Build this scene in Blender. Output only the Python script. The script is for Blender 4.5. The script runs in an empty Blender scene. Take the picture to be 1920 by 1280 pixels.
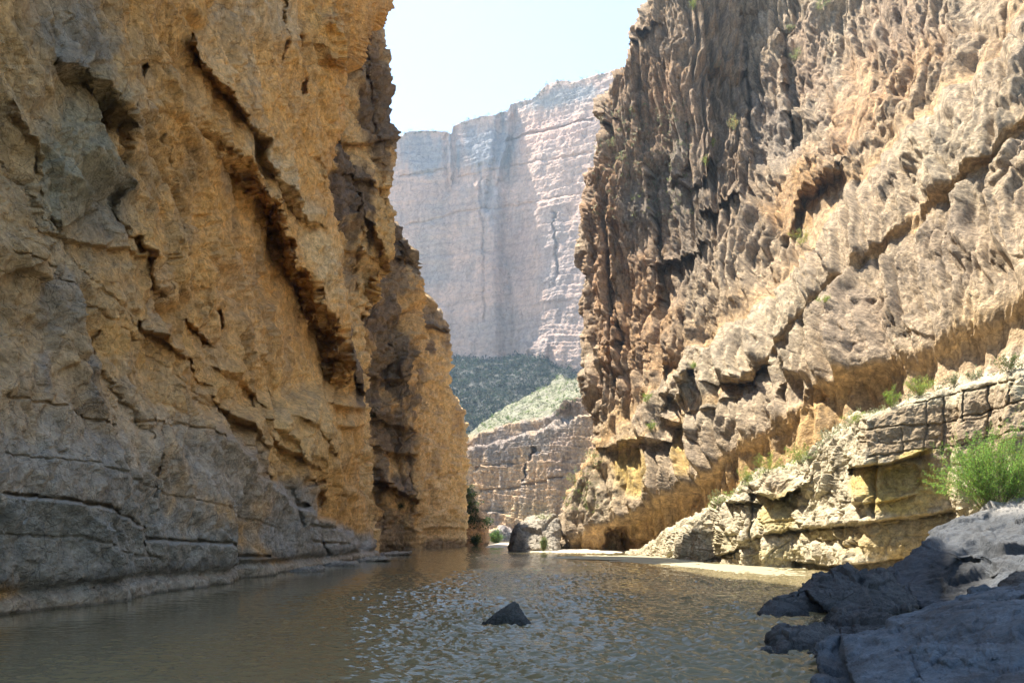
import bpy, math, random, time
import numpy as np
T0 = time.time()
rnd = random.Random(7)
rng = np.random.default_rng(11)
f32 = np.float32
scene = bpy.context.scene
COL = scene.collection

# ------------------------------------------------------------------ image frame
# Positions are taken from image pixels: column (a), row (b) and distance from camera.
F, CX, HY, EYE = 1500.0, 960.0, 1000.0, 2.5
def world(a, b, d):
    return np.stack([(a - CX) / F * d, d, EYE + (HY - b) / F * d], -1)

SUN_AZ = np.array([-0.68, 0.733])     # horizontal direction towards the sun
SUN_EL = 60.0

# ------------------------------------------------------------------ noise
def _h(ix, iy, iz, seed):
    h = (ix.astype(np.uint32) * np.uint32(374761393) + iy.astype(np.uint32) * np.uint32(668265263)
         + iz.astype(np.uint32) * np.uint32(2246822519) + np.uint32(seed * 3266489917 & 0xffffffff))
    h = (h ^ (h >> np.uint32(13))) * np.uint32(1274126177)
    h = (h ^ (h >> np.uint32(16))) * np.uint32(2654435761)
    return h ^ (h >> np.uint32(15))
_g = np.array([[1,1,0],[-1,1,0],[1,-1,0],[-1,-1,0],[1,0,1],[-1,0,1],[1,0,-1],[-1,0,-1],
               [0,1,1],[0,-1,1],[0,1,-1],[0,-1,-1],[1,1,0],[0,-1,1],[-1,1,0],[0,-1,-1]], f32)
def noise(x, y, z, seed=0):
    """gradient noise, about -1..1"""
    x = np.asarray(x, f32); y = np.asarray(y, f32); z = np.asarray(z, f32)
    x, y, z = np.broadcast_arrays(x, y, z)
    fx, fy, fz = np.floor(x), np.floor(y), np.floor(z)
    ix, iy, iz = fx.astype(np.int32), fy.astype(np.int32), fz.astype(np.int32)
    dx, dy, dz = x - fx, y - fy, z - fz
    u = dx*dx*dx*(dx*(dx*6-15)+10); v = dy*dy*dy*(dy*(dy*6-15)+10); w = dz*dz*dz*(dz*(dz*6-15)+10)
    out = 0
    for i in (0, 1):
        for j in (0, 1):
            for k in (0, 1):
                g = _g[_h(ix+i, iy+j, iz+k, seed) & np.uint32(15)]
                d = g[..., 0]*(dx-i) + g[..., 1]*(dy-j) + g[..., 2]*(dz-k)
                out = out + d * (u if i else 1-u) * (v if j else 1-v) * (w if k else 1-w)
    return out * 1.1
def fbm(x, y, z, seed=0, oct=4, gain=0.5):
    s = 0; a = 1.0; n = 0
    for o in range(oct):
        s = s + a * noise(x, y, z, seed + o * 17); n += a
        x, y, z = x*2.03+3.1, y*2.03+1.7, z*2.03+5.3; a *= gain
    return s / n * 1.4
def ridge(x, y, z, seed=0):
    """sharp valleys, rounded ribs: 0 in the grooves, 1 on the ribs"""
    return np.clip(np.abs(noise(x, y, z, seed)) * 2.2, 0, 1) ** 0.7
def voronoi(x, y, z, seed=0):
    shp = np.broadcast(x, y, z).shape
    x = np.broadcast_to(x, shp).astype(f32).ravel(); y = np.broadcast_to(y, shp).astype(f32).ravel(); z = np.broadcast_to(z, shp).astype(f32).ravel()
    fx, fy, fz = np.floor(x), np.floor(y), np.floor(z)
    ix, iy, iz = fx.astype(np.int32), fy.astype(np.int32), fz.astype(np.int32)
    f1 = np.full(x.shape, 9, f32); f2 = f1.copy(); cid = np.zeros(x.shape, f32)
    for i in (-1, 0, 1):
        for j in (-1, 0, 1):
            for k in (-1, 0, 1):
                h = _h(ix+i, iy+j, iz+k, seed)
                px = fx+i + (h & np.uint32(1023)).astype(f32)/1023*.9
                py = fy+j + ((h >> np.uint32(10)) & np.uint32(1023)).astype(f32)/1023*.9
                pz = fz+k + ((h >> np.uint32(20)) & np.uint32(1023)).astype(f32)/1023*.9
                d = np.sqrt((px-x)**2 + (py-y)**2 + (pz-z)**2)
                m = d < f1
                f2 = np.where(m, f1, np.minimum(f2, d))
                cid = np.where(m, (h >> np.uint32(7) & np.uint32(255)).astype(f32)/255, cid)
                f1 = np.where(m, d, f1)
    return f1.reshape(shp), f2.reshape(shp), cid.reshape(shp)
def facets(x, y, z, seed=0, tilt=1.0):
    """broken blocks: every cell is a flat tilted face with its own offset, dark joints between"""
    shp = np.broadcast(x, y, z).shape
    x = np.broadcast_to(x, shp).astype(f32).ravel(); y = np.broadcast_to(y, shp).astype(f32).ravel(); z = np.broadcast_to(z, shp).astype(f32).ravel()
    fx, fy, fz = np.floor(x), np.floor(y), np.floor(z)
    ix, iy, iz = fx.astype(np.int32), fy.astype(np.int32), fz.astype(np.int32)
    f1 = np.full(x.shape, 9, f32); f2 = f1.copy(); val = np.zeros(x.shape, f32)
    for i in (-1, 0, 1):
        for j in (-1, 0, 1):
            for k in (-1, 0, 1):
                h = _h(ix+i, iy+j, iz+k, seed)
                dx = x-(fx+i + (h & np.uint32(1023)).astype(f32)/1023*.9)
                dy = y-(fy+j + ((h >> np.uint32(10)) & np.uint32(1023)).astype(f32)/1023*.9)
                dz = z-(fz+k + ((h >> np.uint32(20)) & np.uint32(1023)).astype(f32)/1023*.9)
                d = dx*dx+dy*dy+dz*dz
                h2 = (h*np.uint32(2654435761)) >> np.uint32(3)
                v = ((h2 & np.uint32(255)).astype(f32)/255-.5) + tilt*(((h2 >> np.uint32(8) & np.uint32(255)).astype(f32)/127-1)*dx+((h2 >> np.uint32(16) & np.uint32(255)).astype(f32)/127-1)*dy+((h2 >> np.uint32(5) & np.uint32(255)).astype(f32)/127-1)*dz)
                m = d < f1
                f2 = np.where(m, f1, np.minimum(f2, d)); val = np.where(m, v, val); f1 = np.where(m, d, f1)
    e = np.sqrt(f2)-np.sqrt(f1)
    return (val*sstep(0, .05, e) - .16*(1-sstep(0, .05, e))).reshape(shp)
def sstep(a, b, x):
    t = np.clip((x - a) / (b - a), 0, 1); return t*t*(3-2*t)
def blur(a, n, axis=(0, 1)):
    """box blur twice, edge-padded"""
    if n < 1: return a
    for _ in range(2):
        for ax in axis:
            pad = [(0, 0)] * a.ndim; pad[ax] = (n + 1, n)
            c = np.cumsum(np.pad(a, pad, mode='edge').astype(np.float64), axis=ax)
            hi = [slice(None)] * a.ndim; lo = [slice(None)] * a.ndim
            hi[ax] = slice(2*n+1, None); lo[ax] = slice(0, -(2*n+1))
            a = (c[tuple(hi)] - c[tuple(lo)]) / (2*n+1)
    return a

# ------------------------------------------------------------------ features on a rock face
def sdist(a, b, poly):
    """signed distance to an open polyline (positive to the right hand of its direction as drawn: below a left-to-right line), with a fade past its ends"""
    best = np.full(a.shape, 1e9, f32); sgn = np.ones(a.shape, f32); fade = np.zeros(a.shape, f32)
    n = len(poly)
    for i in range(n-1):
        (x0, y0), (x1, y1) = poly[i], poly[i+1]
        dx, dy = x1-x0, y1-y0; L2 = dx*dx+dy*dy
        t = ((a-x0)*dx + (b-y0)*dy) / L2
        tc = np.clip(t, 0, 1)
        qx, qy = a-(x0+tc*dx), b-(y0+tc*dy)
        d = np.hypot(qx, qy)
        m = d < best
        over = np.zeros(a.shape, f32)
        if i == 0: over = np.where(t < 0, -t, over)
        if i == n-2: over = np.where(t > 1, t-1, over)
        over = over * math.sqrt(L2)
        cr = dx*(b-y0) - dy*(a-x0)
        best = np.where(m, d, best); sgn = np.where(m, np.where(cr >= 0, 1, -1), sgn); fade = np.where(m, over, fade)
    return best * sgn, fade
def local(a, b, poly, m):
    xs = [p[0] for p in poly]; ys = [p[1] for p in poly]
    return (a > min(xs)-m) & (a < max(xs)+m) & (b > min(ys)-m) & (b < max(ys)+m)
def jitter(a, b, seed, s=26, amp=6):
    return amp*noise(a/s, b/s, 0*a+seed*.37, seed) + amp*.5*noise(a/(s*.4), b/(s*.4), 0*a, seed+5)
def lip(poly, A, w=5, L=60, B=0.0, Lup=40, jit=5, s=26, end=18, grow=None):
    """rock breaks back by A metres past the line and returns over L; stands out by B before it"""
    def f(a, b, seed):
        out = np.zeros(a.shape, f32); m = local(a, b, poly, max(L, Lup)*3.2+20)
        if not m.any(): return out
        am, bm = a[m], b[m]
        t, fd = sdist(am, bm, poly); t = t + jitter(am, bm, seed, s, jit)
        k = np.exp(-(fd/end)**2)
        if grow: k = k*sstep(grow[0], grow[1], bm)
        ramp = np.clip(t/w, 0, 1); out[m] = (A*ramp*np.exp(-np.maximum(t-w, 0)/L)*(t > 0) - B*np.exp(np.minimum(t, 0)/Lup)*(t <= 0)
                  - B*(1-ramp)*(t > 0)) * k
        return out
    return f
def crack(poly, A, w=2.5, jit=4, s=18):
    def f(a, b, seed):
        out = np.zeros(a.shape, f32); m = local(a, b, poly, w*5+20)
        if not m.any(): return out
        am, bm = a[m], b[m]
        t, fd = sdist(am, bm, poly); t = t + jitter(am, bm, seed, s, jit)
        wv = w*(1+.5*noise(am/30, bm/30, 0*am, seed+2))
        out[m] = A*np.exp(-(t/wv)**2)*np.exp(-(fd/10)**2)
        return out
    return f
def ell(cx, cy, rx, ry, A, ang=0, p=2.0, edge=.35, jit=.18, s=.7):
    """a hollow (A>0) or a boss (A<0) with a fairly crisp rim"""
    c, sn = math.cos(math.radians(ang)), math.sin(math.radians(ang))
    def f(a, b, seed):
        u = ((a-cx)*c + (b-cy)*sn)/rx; v = (-(a-cx)*sn + (b-cy)*c)/ry
        out = np.zeros(a.shape, f32); m = (u*u+v*v) < 3
        if not m.any(): return out
        u, v = u[m], v[m]
        r = (np.abs(u)**p + np.abs(v)**p)**(1/p) + jit*noise(a[m]/(rx*s), b[m]/(ry*s), 0*u, seed) + jit*.6*noise(a[m]/(rx*s*.35), b[m]/(ry*s*.35), 0*u, seed+3)
        out[m] = A*(1-sstep(1-edge, 1, r))
        return out
    return f

class Paint:
    """stains and rock colours of a face, kept as a colour attribute"""
    def __init__(s, base): s.base = base; s.ops = []
    def blot(s, cx, cy, rx, ry, col, k=1.0, ang=0, soft=.6, jit=.35, streak=0.0):
        s.ops.append((cx, cy, rx, ry, col, k, ang, soft, jit, streak)); return s
    def run(s, a, b, P, seed):
        C = np.empty(a.shape+(3,), f32); C[...] = s.base
        n1 = fbm(a/60, b/60, 0*a, seed, 4); n2 = fbm(a/14, b/70, 0*a, seed+9, 3)
        for i, (cx, cy, rx, ry, col, k, ang, soft, jit, streak) in enumerate(s.ops):
            c, sn = math.cos(math.radians(ang)), math.sin(math.radians(ang))
            u = ((a-cx)*c + (b-cy)*sn)/rx; v = (-(a-cx)*sn + (b-cy)*c)/ry
            r = np.sqrt(u*u+v*v) + jit*n1*(1 if i % 2 else -1) + streak*n2
            m = k*(1-sstep(1-soft, 1.0+.15*soft, r))
            C += m[..., None]*(np.array(col, f32)-C)
        return C

# ------------------------------------------------------------------ mesh
def make_mesh(name, V, Q, mat, tint=None, parent=None, smooth=True):
    me = bpy.data.meshes.new(name)
    V = np.ascontiguousarray(V.reshape(-1, 3), f32); Q = np.ascontiguousarray(Q, np.int32); k = Q.shape[1]
    me.vertices.add(len(V)); me.vertices.foreach_set('co', V.ravel())
    me.loops.add(Q.size); me.loops.foreach_set('vertex_index', Q.ravel())
    me.polygons.add(len(Q)); me.polygons.foreach_set('loop_start', np.arange(0, Q.size, k, dtype=np.int32))
    me.update(calc_edges=True); me.validate()
    if smooth: me.polygons.foreach_set('use_smooth', np.ones(len(me.polygons), bool))
    if tint is not None:
        at = me.color_attributes.new('tint', 'FLOAT_COLOR', 'POINT')
        c = np.ones((len(V), 4), f32); c[:, :3] = np.clip(tint.reshape(-1, 3), .01, .9); at.data.foreach_set('color', c.ravel())
    me.materials.append(mat)
    o = bpy.data.objects.new(name, me); COL.objects.link(o)
    if parent: o.parent = parent
    return o
def grid_quads(nr, nc, flip=False):
    i = np.arange(nr*nc, dtype=np.int32).reshape(nr, nc)
    q = np.stack([i[:-1, :-1], i[1:, :-1], i[1:, 1:], i[:-1, 1:]], -1).reshape(-1, 4)
    return q[:, ::-1] if flip else q
def tag(o, label=None, cat=None, group=None, kind=None):
    if label: o['label'] = label
    if cat: o['category'] = cat
    if group: o['group'] = group
    if kind: o['kind'] = kind
    return o
def normals(P):
    du = np.gradient(P, axis=1); dv = np.gradient(P, axis=0)
    n = np.cross(dv, du); n /= np.linalg.norm(n, axis=-1, keepdims=True)+1e-9
    return n

def interp2(px, py, xs, ys, T):
    """table rows = ys, cols = xs, of distances; works on inverse distance"""
    T = 1.0/np.array(T, float); xs = np.array(xs, float); ys = np.array(ys, float)
    i = np.clip(np.searchsorted(xs, px)-1, 0, len(xs)-2); j = np.clip(np.searchsorted(ys, py)-1, 0, len(ys)-2)
    u = np.clip((px-xs[i])/(xs[i+1]-xs[i]), -.6, 1.6); v = np.clip((py-ys[j])/(ys[j+1]-ys[j]), -.6, 1.6)
    t = T[j, i]*(1-u)*(1-v)+T[j, i+1]*u*(1-v)+T[j+1, i]*(1-u)*v+T[j+1, i+1]*u*v
    return 1.0/np.maximum(t, 1e-4)

FACES = {}
def rock_face(name, left, right, rows, cols, dist, feats=(), relief=None, paint=None, mat=None, seed=1,
              round_right=None, round_left=None, round_top=None, back_right=None, back_left=None, back_top=None,
              base_z=-0.7, rowtop=None, skytop=None, soft=6, graze=0.2, nblur=7):
    """one rock mass: left/right = [(image row, column)...] outline, rows/cols = sampling, dist = fn(a,b) distance"""
    ly, lx = zip(*left); ry, rx = zip(*right)
    rows = np.array(rows, float); cols = np.array(cols, float)           # rows: nominal image row; cols: 0..1
    bn = rows[:, None] + 0*cols[None, :]
    top, bot = rows[0], rows[-1]
    b = bn.copy()
    for _ in range(4):
        L = np.interp(b, ly, lx); R = np.interp(b, ry, rx)
        a = L + (R-L)*cols[None, :]
        rt = top if rowtop is None else np.interp(a, *zip(*rowtop))
        if base_z is not None:
            d = dist(a[-1], b[-1]); bb = HY + F*(EYE-base_z)/d
        else: bb = bot
        b = rt + (bn-top)/(bot-top)*(bb-rt)
        if skytop is not None:                       # unseen height of the wall, set by the shadow it should cast
            st = HY - F*(skytop-EYE)/np.maximum(dist(a, 0*a-60), 1)
            b = np.where(bn < -60, -60 + ((bn+60)/(top+60))**1.5*np.minimum(st+60, -5), b)
    D = dist(a, b).astype(float)
    if soft: D = 1/blur(1/D, soft)
    P = world(a, b, D)
    n = normals(P); r = np.stack([(a-CX)/F, 1+0*a, (HY-b)/F], -1); rl = np.linalg.norm(r, axis=-1)
    g = np.clip(np.abs((n*r).sum(-1))/rl, graze, 1); g = blur(g, 10)
    dd = 0
    for i, f in enumerate(feats): dd = dd + f(a.astype(f32), b.astype(f32), seed*7+i)
    D = D + dd/g
    def rnd_(e, R_): e = np.clip(e, 0, 1); return R_*(1-np.sqrt(1-(1-e)**2+1e-6))
    if round_right: D = D + rnd_((R-a)/round_right[0], round_right[1])
    if round_left: D = D + rnd_((a-L)/round_left[0], round_left[1])
    if round_top: D = D + rnd_((b-rt)/round_top[0], round_top[1])
    P = world(a, b, D); D00 = D - dd/g; P0 = world(a, b, D00)
    A_, B_ = a, b
    def ext(P, vec, side, k=14):
        vec = np.array(vec, float); t = (np.arange(1, k+1)/k)**1.6
        if side == 'R': e = P[:, -1:, :] + t[None, :, None]*vec; return np.concatenate([P, e], 1), (0, k)
        if side == 'L': e = P[:, :1, :] + t[::-1][None, :, None]*vec; return np.concatenate([e, P], 1), (k, 0)
        if side == 'T': e = P[:1] + t[::-1][:, None, None]*vec; return np.concatenate([e, P], 0), (k, 0)
    for side, v in (('R', back_right), ('L', back_left), ('T', back_top)):
        if v is None: continue
        P, (k0, k1) = ext(P, v, side); P0, _ = ext(P0, v, side)
        pad = ((0, 0), (k0, k1)) if side in 'RL' else ((k0, k1), (0, 0))
        A_ = np.pad(A_, pad, mode='edge'); B_ = np.pad(B_, pad, mode='edge')
    n = normals(P0); n = np.stack([blur(n[..., i], nblur) for i in range(3)], -1)
    n /= np.linalg.norm(n, axis=-1, keepdims=True)+1e-6
    s = np.sign((n*(-P)).sum(-1).mean()); n = n*s
    if relief is not None:
        h = relief(P0[..., 0].astype(f32), P0[..., 1].astype(f32), P0[..., 2].astype(f32), A_.astype(f32), B_.astype(f32), seed)
        P = P + n*h[..., None]
    C = paint(A_.astype(f32), B_.astype(f32), P, seed) if callable(paint) else paint.run(A_.astype(f32), B_.astype(f32), P, seed)
    o = make_mesh(name, P, grid_quads(P.shape[0], P.shape[1], flip=True), mat, C)
    FACES[o.name] = P.reshape(-1, 3)
    print('built', name, P.shape, round(time.time()-T0, 1))
    return o
def spot(face, a, b, out=0.0):
    """the point of a built face seen at image column a, row b"""
    P = FACES[face.name]; d = P[:, 1]
    q = (CX+P[:, 0]/d*F-a)**2 + (HY-(P[:, 2]-EYE)/d*F-b)**2
    i = np.argpartition(q, 8)[:8]; j = i[np.argmin(P[i, 1])]
    return P[j].copy()

# ------------------------------------------------------------------ materials
def mat_new(name):
    m = bpy.data.materials.new(name); m.use_nodes = True; nt = m.node_tree; nt.nodes.clear()
    out = nt.nodes.new('ShaderNodeOutputMaterial'); return m, nt, out
def N(nt, t, **kw):
    n = nt.nodes.new(t)
    for k, v in kw.items(): setattr(n, k, v)
    return n
def rock_mat(name, sc=1.0, bump=0.25, var=0.35, grain=7.0, streak=.5, cracks=.4, rough=.92, wet=0.0, patch=(0.30, 0.27, 0.23), patchk=.25):
    m, nt, out = mat_new(name); L = nt.links.new
    co = N(nt, 'ShaderNodeTexCoord'); 
    def mapping(s):
        mp = N(nt, 'ShaderNodeMapping'); mp.inputs['Scale'].default_value = s; L(co.outputs['Object'], mp.inputs['Vector']); return mp.outputs[0]
    def nz(scale, v, det=6, r=.6, dist=0.):
        n = N(nt, 'ShaderNodeTexNoise'); n.inputs['Scale'].default_value = scale; n.inputs['Detail'].default_value = det
        n.inputs['Roughness'].default_value = r; n.inputs['Distortion'].default_value = dist; L(v, n.inputs['Vector']); return n.outputs['Fac']
    def mr(v, a, b, c, d):
        n = N(nt, 'ShaderNodeMapRange'); n.inputs[1].default_value = a; n.inputs[2].default_value = b; n.inputs[3].default_value = c; n.inputs[4].default_value = d
        L(v, n.inputs[0]); return n.outputs[0]
    def mul(a, b):
        n = N(nt, 'ShaderNodeMath', operation='MULTIPLY'); L(a, n.inputs[0])
        if isinstance(b, float): n.inputs[1].default_value = b
        else: L(b, n.inputs[1])
        return n.outputs[0]
    def add(a, b):
        n = N(nt, 'ShaderNodeMath', operation='ADD'); L(a, n.inputs[0]); L(b, n.inputs[1]); return n.outputs[0]
    iso = mapping((1, 1, 1)); ver = mapping((1, 1, .13))
    big = nz(.35*sc, iso, 5); mid = nz(2.2*sc, iso, 6, .65); fine = nz(grain*sc, iso, 8, .7); st = nz(1.6*sc, ver, 6, .65, .3)
    tint = N(nt, 'ShaderNodeVertexColor', layer_name='tint')
    v1 = mul(mul(mr(mid, .3, .7, 1-var, 1+var), mr(fine, .3, .7, 1-var*.7, 1+var*.7)), mr(st, .3, .7, 1-var*streak, 1+var*streak))
    mx = N(nt, 'ShaderNodeMix', data_type='RGBA'); mx.inputs['B'].default_value = (*patch, 1)
    vc = N(nt, 'ShaderNodeTexVoronoi', feature='DISTANCE_TO_EDGE'); vc.inputs['Scale'].default_value = .9*sc; dm2 = N(nt, 'ShaderNodeVectorMath', operation='ADD'); w2 = N(nt, 'ShaderNodeTexNoise'); w2.inputs['Scale'].default_value = .8*sc; w2.inputs['Detail'].default_value = 7
    L(iso, w2.inputs['Vector']); L(iso, dm2.inputs[0]); L(w2.outputs['Color'], dm2.inputs[1]); L(dm2.outputs[0], vc.inputs['Vector'])
    seam = mr(vc.outputs['Distance'], 0, .018, .55, 1.0); v1 = mul(v1, seam)
    L(tint.outputs[0], mx.inputs['A']); L(mul(mr(big, .45, .62, 0, 1), patchk), mx.inputs['Factor'])
    mm = N(nt, 'ShaderNodeVectorMath', operation='SCALE'); L(mx.outputs['Result'], mm.inputs[0]); L(v1, mm.inputs['Scale'])
    bs = N(nt, 'ShaderNodeBsdfPrincipled'); L(mm.outputs[0], bs.inputs['Base Color'])
    bs.inputs['Roughness'].default_value = rough; bs.inputs['Specular IOR Level'].default_value = .25 + wet
    vo = N(nt, 'ShaderNodeTexVoronoi', feature='DISTANCE_TO_EDGE'); vo.inputs['Scale'].default_value = 1.5*sc
    dmp = N(nt, 'ShaderNodeVectorMath', operation='ADD'); wn = N(nt, 'ShaderNodeTexNoise'); wn.inputs['Scale'].default_value = 1.2*sc; wn.inputs['Detail'].default_value = 4
    L(iso, wn.inputs['Vector']); L(iso, dmp.inputs[0]); L(wn.outputs['Color'], dmp.inputs[1]); L(dmp.outputs[0], vo.inputs['Vector'])
    cr = mr(vo.outputs['Distance'], 0, .05, -1, 0)
    h = add(add(mul(fine, .8), mul(mid, 1.2)), add(mul(st, .35), mul(cr, cracks*.35)))
    bp = N(nt, 'ShaderNodeBump'); bp.inputs['Strength'].default_value = 1.0; bp.inputs['Distance'].default_value = bump/sc
    L(h, bp.inputs['Height']); L(bp.outputs[0], bs.inputs['Normal'])
    L(bs.outputs[0], out.inputs[0]); return m
def leaf_mat(name, col, trans=.45):
    m, nt, out = mat_new(name); L = nt.links.new
    at = N(nt, 'ShaderNodeVertexColor', layer_name='tint')
    d = N(nt, 'ShaderNodeBsdfDiffuse'); t = N(nt, 'ShaderNodeBsdfTranslucent'); mx = N(nt, 'ShaderNodeMixShader'); mx.inputs[0].default_value = trans
    L(at.outputs[0], d.inputs[0]); L(at.outputs[0], t.inputs[0]); L(d.outputs[0], mx.inputs[1]); L(t.outputs[0], mx.inputs[2]); L(mx.outputs[0], out.inputs[0])
    return m

M_left = rock_mat('ochre_limestone', 1.0, .22, .36, 7, .3, .5, patch=(.33, .28, .21), patchk=.3)
M_tower = rock_mat('golden_limestone', .7, .25, .34, 6, .4, .5, patch=(.50, .34, .18), patchk=.15)
M_right = rock_mat('fluted_limestone', .9, .30, .42, 6, .9, .3, patch=(.26, .21, .16), patchk=.3)
M_bench = rock_mat('ledge_limestone', 1.4, .20, .42, 6, .4, .5, patch=(.36, .31, .24), patchk=.25)
M_far = rock_mat('far_limestone', .12, .35, .2, 5, .8, .4, patch=(.30, .27, .26), patchk=.4)
M_mid = rock_mat('mid_limestone', .35, .30, .42, 6, .9, .4, patch=(.25, .22, .20), patchk=.3)
M_boulder = rock_mat('boulder_limestone', 2.2, .16, .34, 11, .1, .35, rough=.8, wet=.15, patch=(.05, .052, .055), patchk=.7)

# ------------------------------------------------------------------ LEFT NEAR WALL
OCH = (.66, .375, .13); OCHL = (.70, .47, .23); GRY = (.34, .30, .235); BLU = (.31, .292, .255); VAR = (.125, .095, .07); PALE = (.55, .46, .34)
def seg(*parts):
    out = []
    for lo, hi, n in parts: out.append(np.linspace(lo, hi, n, endpoint=False))
    out.append([parts[-1][1]]); return np.concatenate(out)

L1sil = [(-1500, 600), (-600, 630), (-300, 665), (-60, 710), (0, 713), (30, 705), (65, 684), (110, 662), (122, 644), (165, 641), (240, 637), (262, 624), (300, 619), (360, 612),
         (420, 618), (465, 626), (500, 630), (550, 640), (600, 648), (660, 664), (700, 671), (770, 671), (830, 676), (915, 672), (960, 682), (1000, 692), (1035, 706), (1060, 716)]
def L1dist(a, b):
    inv = (CX-a)/(F*15.2)
    k = np.clip((1000-b)/1000, -.1, 2.5)
    inv = inv*(1-.06*sstep(0, 1, k)*sstep(640, 500, a) + .10*sstep(.2, 1.1, k)*sstep(560, 640, a))
    return 1/np.clip(inv, .0095, .2)
L1feats = [
 # great overhanging arch
 lip([(352,182),(385,205),(410,240),(425,280),(452,292),(480,330),(522,382),(548,430),(556,480),(602,530),(606,560),(641,612),(650,660),(657,690)], 2.6, 50, 200, .5, 34, 9, 18, 40, (170, 430)),
 lip([(362,80),(384,112),(405,148),(440,190),(466,232),(500,258),(507,300),(540,350),(572,392),(590,412)], 0.50, 16.0, 34, .7, 34, 6),
 lip([(95,112),(150,130),(190,162),(228,190),(240,215)], 0.74, 34.0, 50, .4, 26, 5),
 lip([(250,215),(252,262),(240,310),(226,345),(222,400),(238,440)], 0.22, 12.0, 50, .2, 20, 5),
 lip([(232,440),(262,470),(280,512),(300,540)], 0.20, 10.0, 26, .3, 14, 5),
 lip([(78,432),(110,440),(150,452),(225,470),(262,480)], 0.14, 8.0, 26, .2, 14, 5),
 lip([(0,205),(30,255),(70,330),(100,380),(125,430)], 0.06, 10.0, 40, .2, 20, 6),
 lip([(275,610),(310,632),(350,668)], 0.42, 8.0, 22, .3, 14, 5), lip([(358,603),(382,615),(400,636)], 0.40, 8.0, 17, .3, 10, 4),
 lip([(362,688),(386,712)], 0.22, 8.0, 16, .2, 10, 3), lip([(410,752),(430,770),(450,792)], 0.37, 8.0, 17, .3, 12, 4), lip([(455,800),(485,832)], 0.25, 8.0, 15, .2, 10, 4),
 lip([(418,695),(450,715),(480,752)], 0.20, 8.0, 22, .2, 14, 6), lip([(512,812),(548,848),(575,870)], 0.35, 10.0, 24, .3, 12, 5),
 lip([(505,790),(530,800),(555,830),(560,860)], 0.20, 8.0, 20, .2, 12, 5), lip([(628,757),(648,760),(668,764)], 0.35, 8.0, 16, .5, 12, 2),
 lip([(565,790),(595,812),(612,845)], 0.20, 8.0, 20, .2, 12, 6), lip([(640,795),(662,800)], 0.22, 8.0, 14, .2, 8, 3),
 ell(492, 893, 18, 9, 0.54, 8), ell(585, 885, 20, 34, 0.36, -25), ell(598, 935, 14, 22, 0.45, -20), ell(560, 948, 8, 7, 0.41), ell(572, 905, 12, 9, 0.59),
 ell(412, 605, 8, 30, 0.41, -8), ell(243, 460, 8, 20, 0.41, 8), ell(462, 752, 6, 16, 0.32), ell(500, 742, 5, 14, 0.32),
 ell(410, 335, 22, 42, 0.23, -12), ell(270, 132, 4, 16, 0.23),
 # the foot buttress stands out in front of the ochre wall
 lip([(666,1021),(634,982),(590,972),(544,950),(510,912),(476,882),(440,845),(408,813),(362,758),(344,668),(300,600)], 0.64, 10.0, 90, .5, 60, 6),
 # bedding joints of the foot
 crack([(0,926),(77,933),(177,953),(230,972),(272,990),(281,1010),(340,1014),(408,1019),(444,1042),(498,1044)], 0.34, 3, 3),
 lip([(0,926),(77,933),(177,953),(230,972),(272,990),(281,1010),(340,1014),(408,1019),(444,1042),(498,1044)], -0.50, 4.0, 70, 0, 40, 3),
 crack([(0,1000),(60,1004),(130,1008),(190,1030),(300,1046)], 0.12, 2, 4), crack([(272,990),(278,1040),(280,1062)], 0.25, 3, 3), crack([(444,1042),(452,1066)], 0.19, 3, 2),
 crack([(572,985),(600,988),(640,991)], 0.25, 2, 2), crack([(575,1015),(600,1017),(655,1019)], 0.22, 2, 2), crack([(600,985),(612,1040)], 0.25, 2, 2),
 crack([(282,800),(284,840),(290,930)], 0.19, 2.2, 4), crack([(190,620),(194,700),(190,725)], 0.19, 2, 4), crack([(545,915),(560,985)], 0.22, 2.5, 4), crack([(240,790),(380,800),(470,850)], 0.15, 2, 6),
 crack([(0,740),(90,760),(200,800)], 0.15, 2.2, 6), crack([(120,560),(200,700),(260,820)], 0.15, 2.2, 8), crack([(515,0),(518,60),(512,110)], 0.25, 2.5, 4),
 crack([(560,70),(563,130),(548,175)], 0.62, 4, 4), crack([(596,300),(600,420)], 0.22, 2.5, 4), crack([(380,540),(390,640)], 0.12, 2, 5),
 crack([(0,470),(120,540),(260,640),(400,760)], .10, 1.6, 5), crack([(0,300),(60,380),(200,560),(330,690)], .08, 1.6, 6), crack([(0,850),(150,870),(330,930),(520,990)], .10, 1.6, 4), crack([(330,720),(450,800),(560,880),(650,930)], .10, 1.6, 5), crack([(300,250),(330,420),(300,600)], .10, 1.8, 8), crack([(440,420),(460,560),(450,700)], .08, 1.6, 8),
 # top right bulge and its undercut
 lip([(640,40),(655,80),(652,112),(640,120)], -1.20, 8.0, 40, 0, 20, 4),
]
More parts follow.
